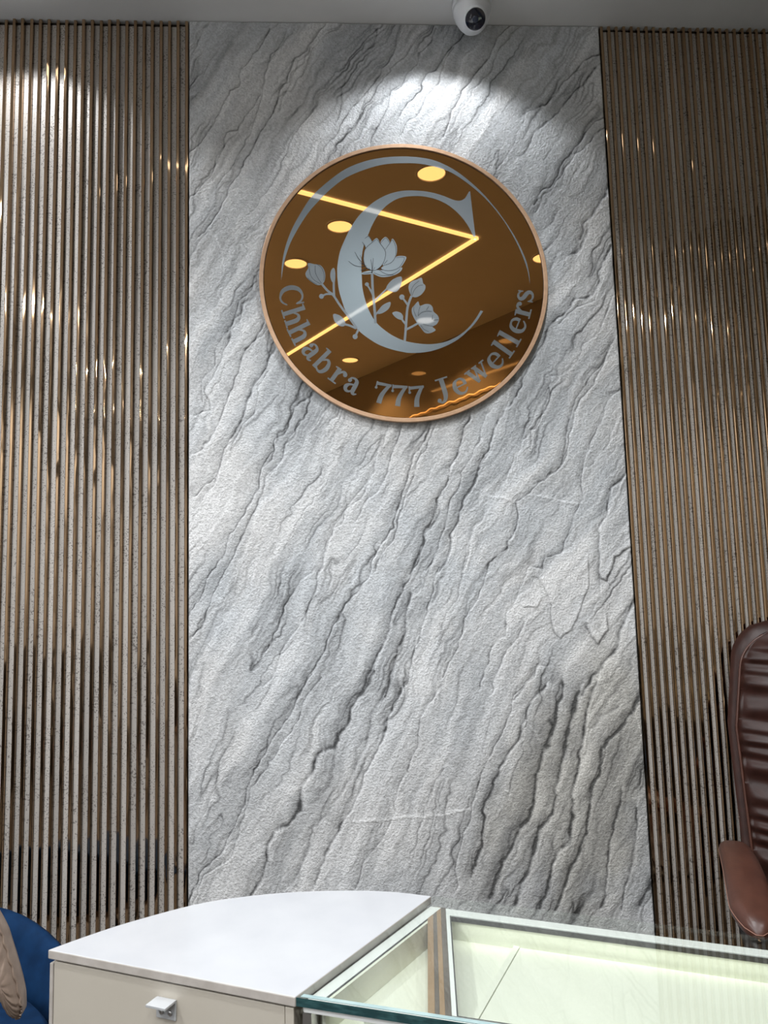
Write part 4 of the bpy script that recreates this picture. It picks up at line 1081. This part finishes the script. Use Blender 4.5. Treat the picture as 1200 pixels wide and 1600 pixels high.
obj('gas_column', lathe([(0.045, 0.405), (0.045, 0.36), (0.028, 0.355), (0.028, 0.13), (0.05, 0.125), (0.05, 0.075)], 24), 'black', ch)
for k in range(5):
    a_ = 2 * math.pi * k / 5 + 0.3; ca, sa = math.cos(a_), math.sin(a_)
    lg = obj('base_leg', tube([(0.03 * ca, 0.03 * sa, 0.105), (0.16 * ca, 0.16 * sa, 0.09), (0.28 * ca, 0.28 * sa, 0.070)], [0.026, 0.022, 0.016], 10), 'black', ch, True)
    w_ = obj('caster', lathe([(0.012, -0.020), (0.026, -0.018), (0.026, 0.018), (0.012, 0.020)], 18, None, 'y'), 'black', lg)
    w_.location = (0.28 * ca, 0.28 * sa, 0.0265); w_.rotation_euler = (0, 0, a_)

# ------------------------------------------------------------------ blue tub chair with a taupe arm pad
sp = at_z((60, 1546), 0.47)                # where seat meets back
bc = thing('tub_chair', 'blue velvet chair with taupe gathered arm pad left of the white cabinet', 'chair', (sp[0] - 0.16, sp[1] - 0.22, 0), 0.15)
R0 = 0.285
rows = []
for k in range(15):
    z = 0.40 + 0.30 * k / 14
    rows.append((k / 14, z))
sec = []
for i in range(41):
    a_ = math.radians(-25 + 230 * i / 40)
    side = abs((i - 20) / 20)
    rise = 0.185 - 0.16 * smooth(0.03, 0.75, side)
    ring = []
    for t, inn in [(0, 1), (.5, 1), (.85, 1), (1, .9), (1.03, .5), (1, .1), (.85, 0), (.5, 0), (0, 0)]:
        rr2 = R0 - 0.028 * inn + 0.055 * t
        ring.append((rr2 * math.cos(a_), rr2 * math.sin(a_), 0.40 + (0.02 + rise) * t))
    sec.append(ring)
obj('backrest', loft(sec), 'blue', bc, True)
obj('seat', lathe([(0.20, 0.40), (0.248, 0.415), (0.252, 0.445), (0.235, 0.468), (0.15, 0.478), (0.0, 0.480)], 48), 'blue', bc, True)
obj('seat_frame', lathe([(0.20, 0.36), (0.255, 0.37), (0.255, 0.398), (0.20, 0.399)], 48), 'taupe', bc)
for k in range(4):
    a_ = math.pi / 4 + k * math.pi / 2
    obj('leg', tube([(0.19 * math.cos(a_), 0.19 * math.sin(a_), 0.365), (0.245 * math.cos(a_), 0.245 * math.sin(a_), 0.0)], [0.016, 0.010], 10), 'black', bc, True)
# arm pad: a gathered leaf of leather hanging in front of the backrest's near end
YP = -0.86
pad = catmull([(-34, 1395), (-6, 1436), (6, 1470), (20, 1516), (31, 1560), (33, 1582), (30, 1590), (22, 1588), (8, 1566), (-8, 1536), (-30, 1500)], 6)
ctrp = np.mean(pad, axis=0)
rows = []
for lv, (sc_, dy) in enumerate(((0.80, 0.030), (0.97, 0.022), (1.0, 0.010), (0.985, 0.0), (0.90, -0.010), (0.75, -0.017), (0.5, -0.022), (0.2, -0.024))):
    rows.append([])
    for i, p in enumerate(pad):
        w_ = at_y(ctrp + (p - ctrp) * sc_, YP)
        rip = 0.0022 * math.sin(i * 1.9) * (1 if 3 <= lv <= 6 else 0)
        rows[-1].append((w_[0], w_[1] + dy + rip, w_[2]))
bmx = loft(rows); inv = Matrix.Rotation(-0.15, 4, 'Z') @ Matrix.Translation(-Vector(bc.location))
bmesh.ops.transform(bmx, matrix=inv, verts=bmx.verts)
ap = obj('arm_pad', bmx, 'taupe', bc, True)
pl = [inv @ Vector(p) for p in rows[3]]
obj('piping', tube([(p.x, p.y - 0.001, p.z) for p in pl], 0.0022, 6), 'taupe', ap, True)
bpy.context.view_layer.update()
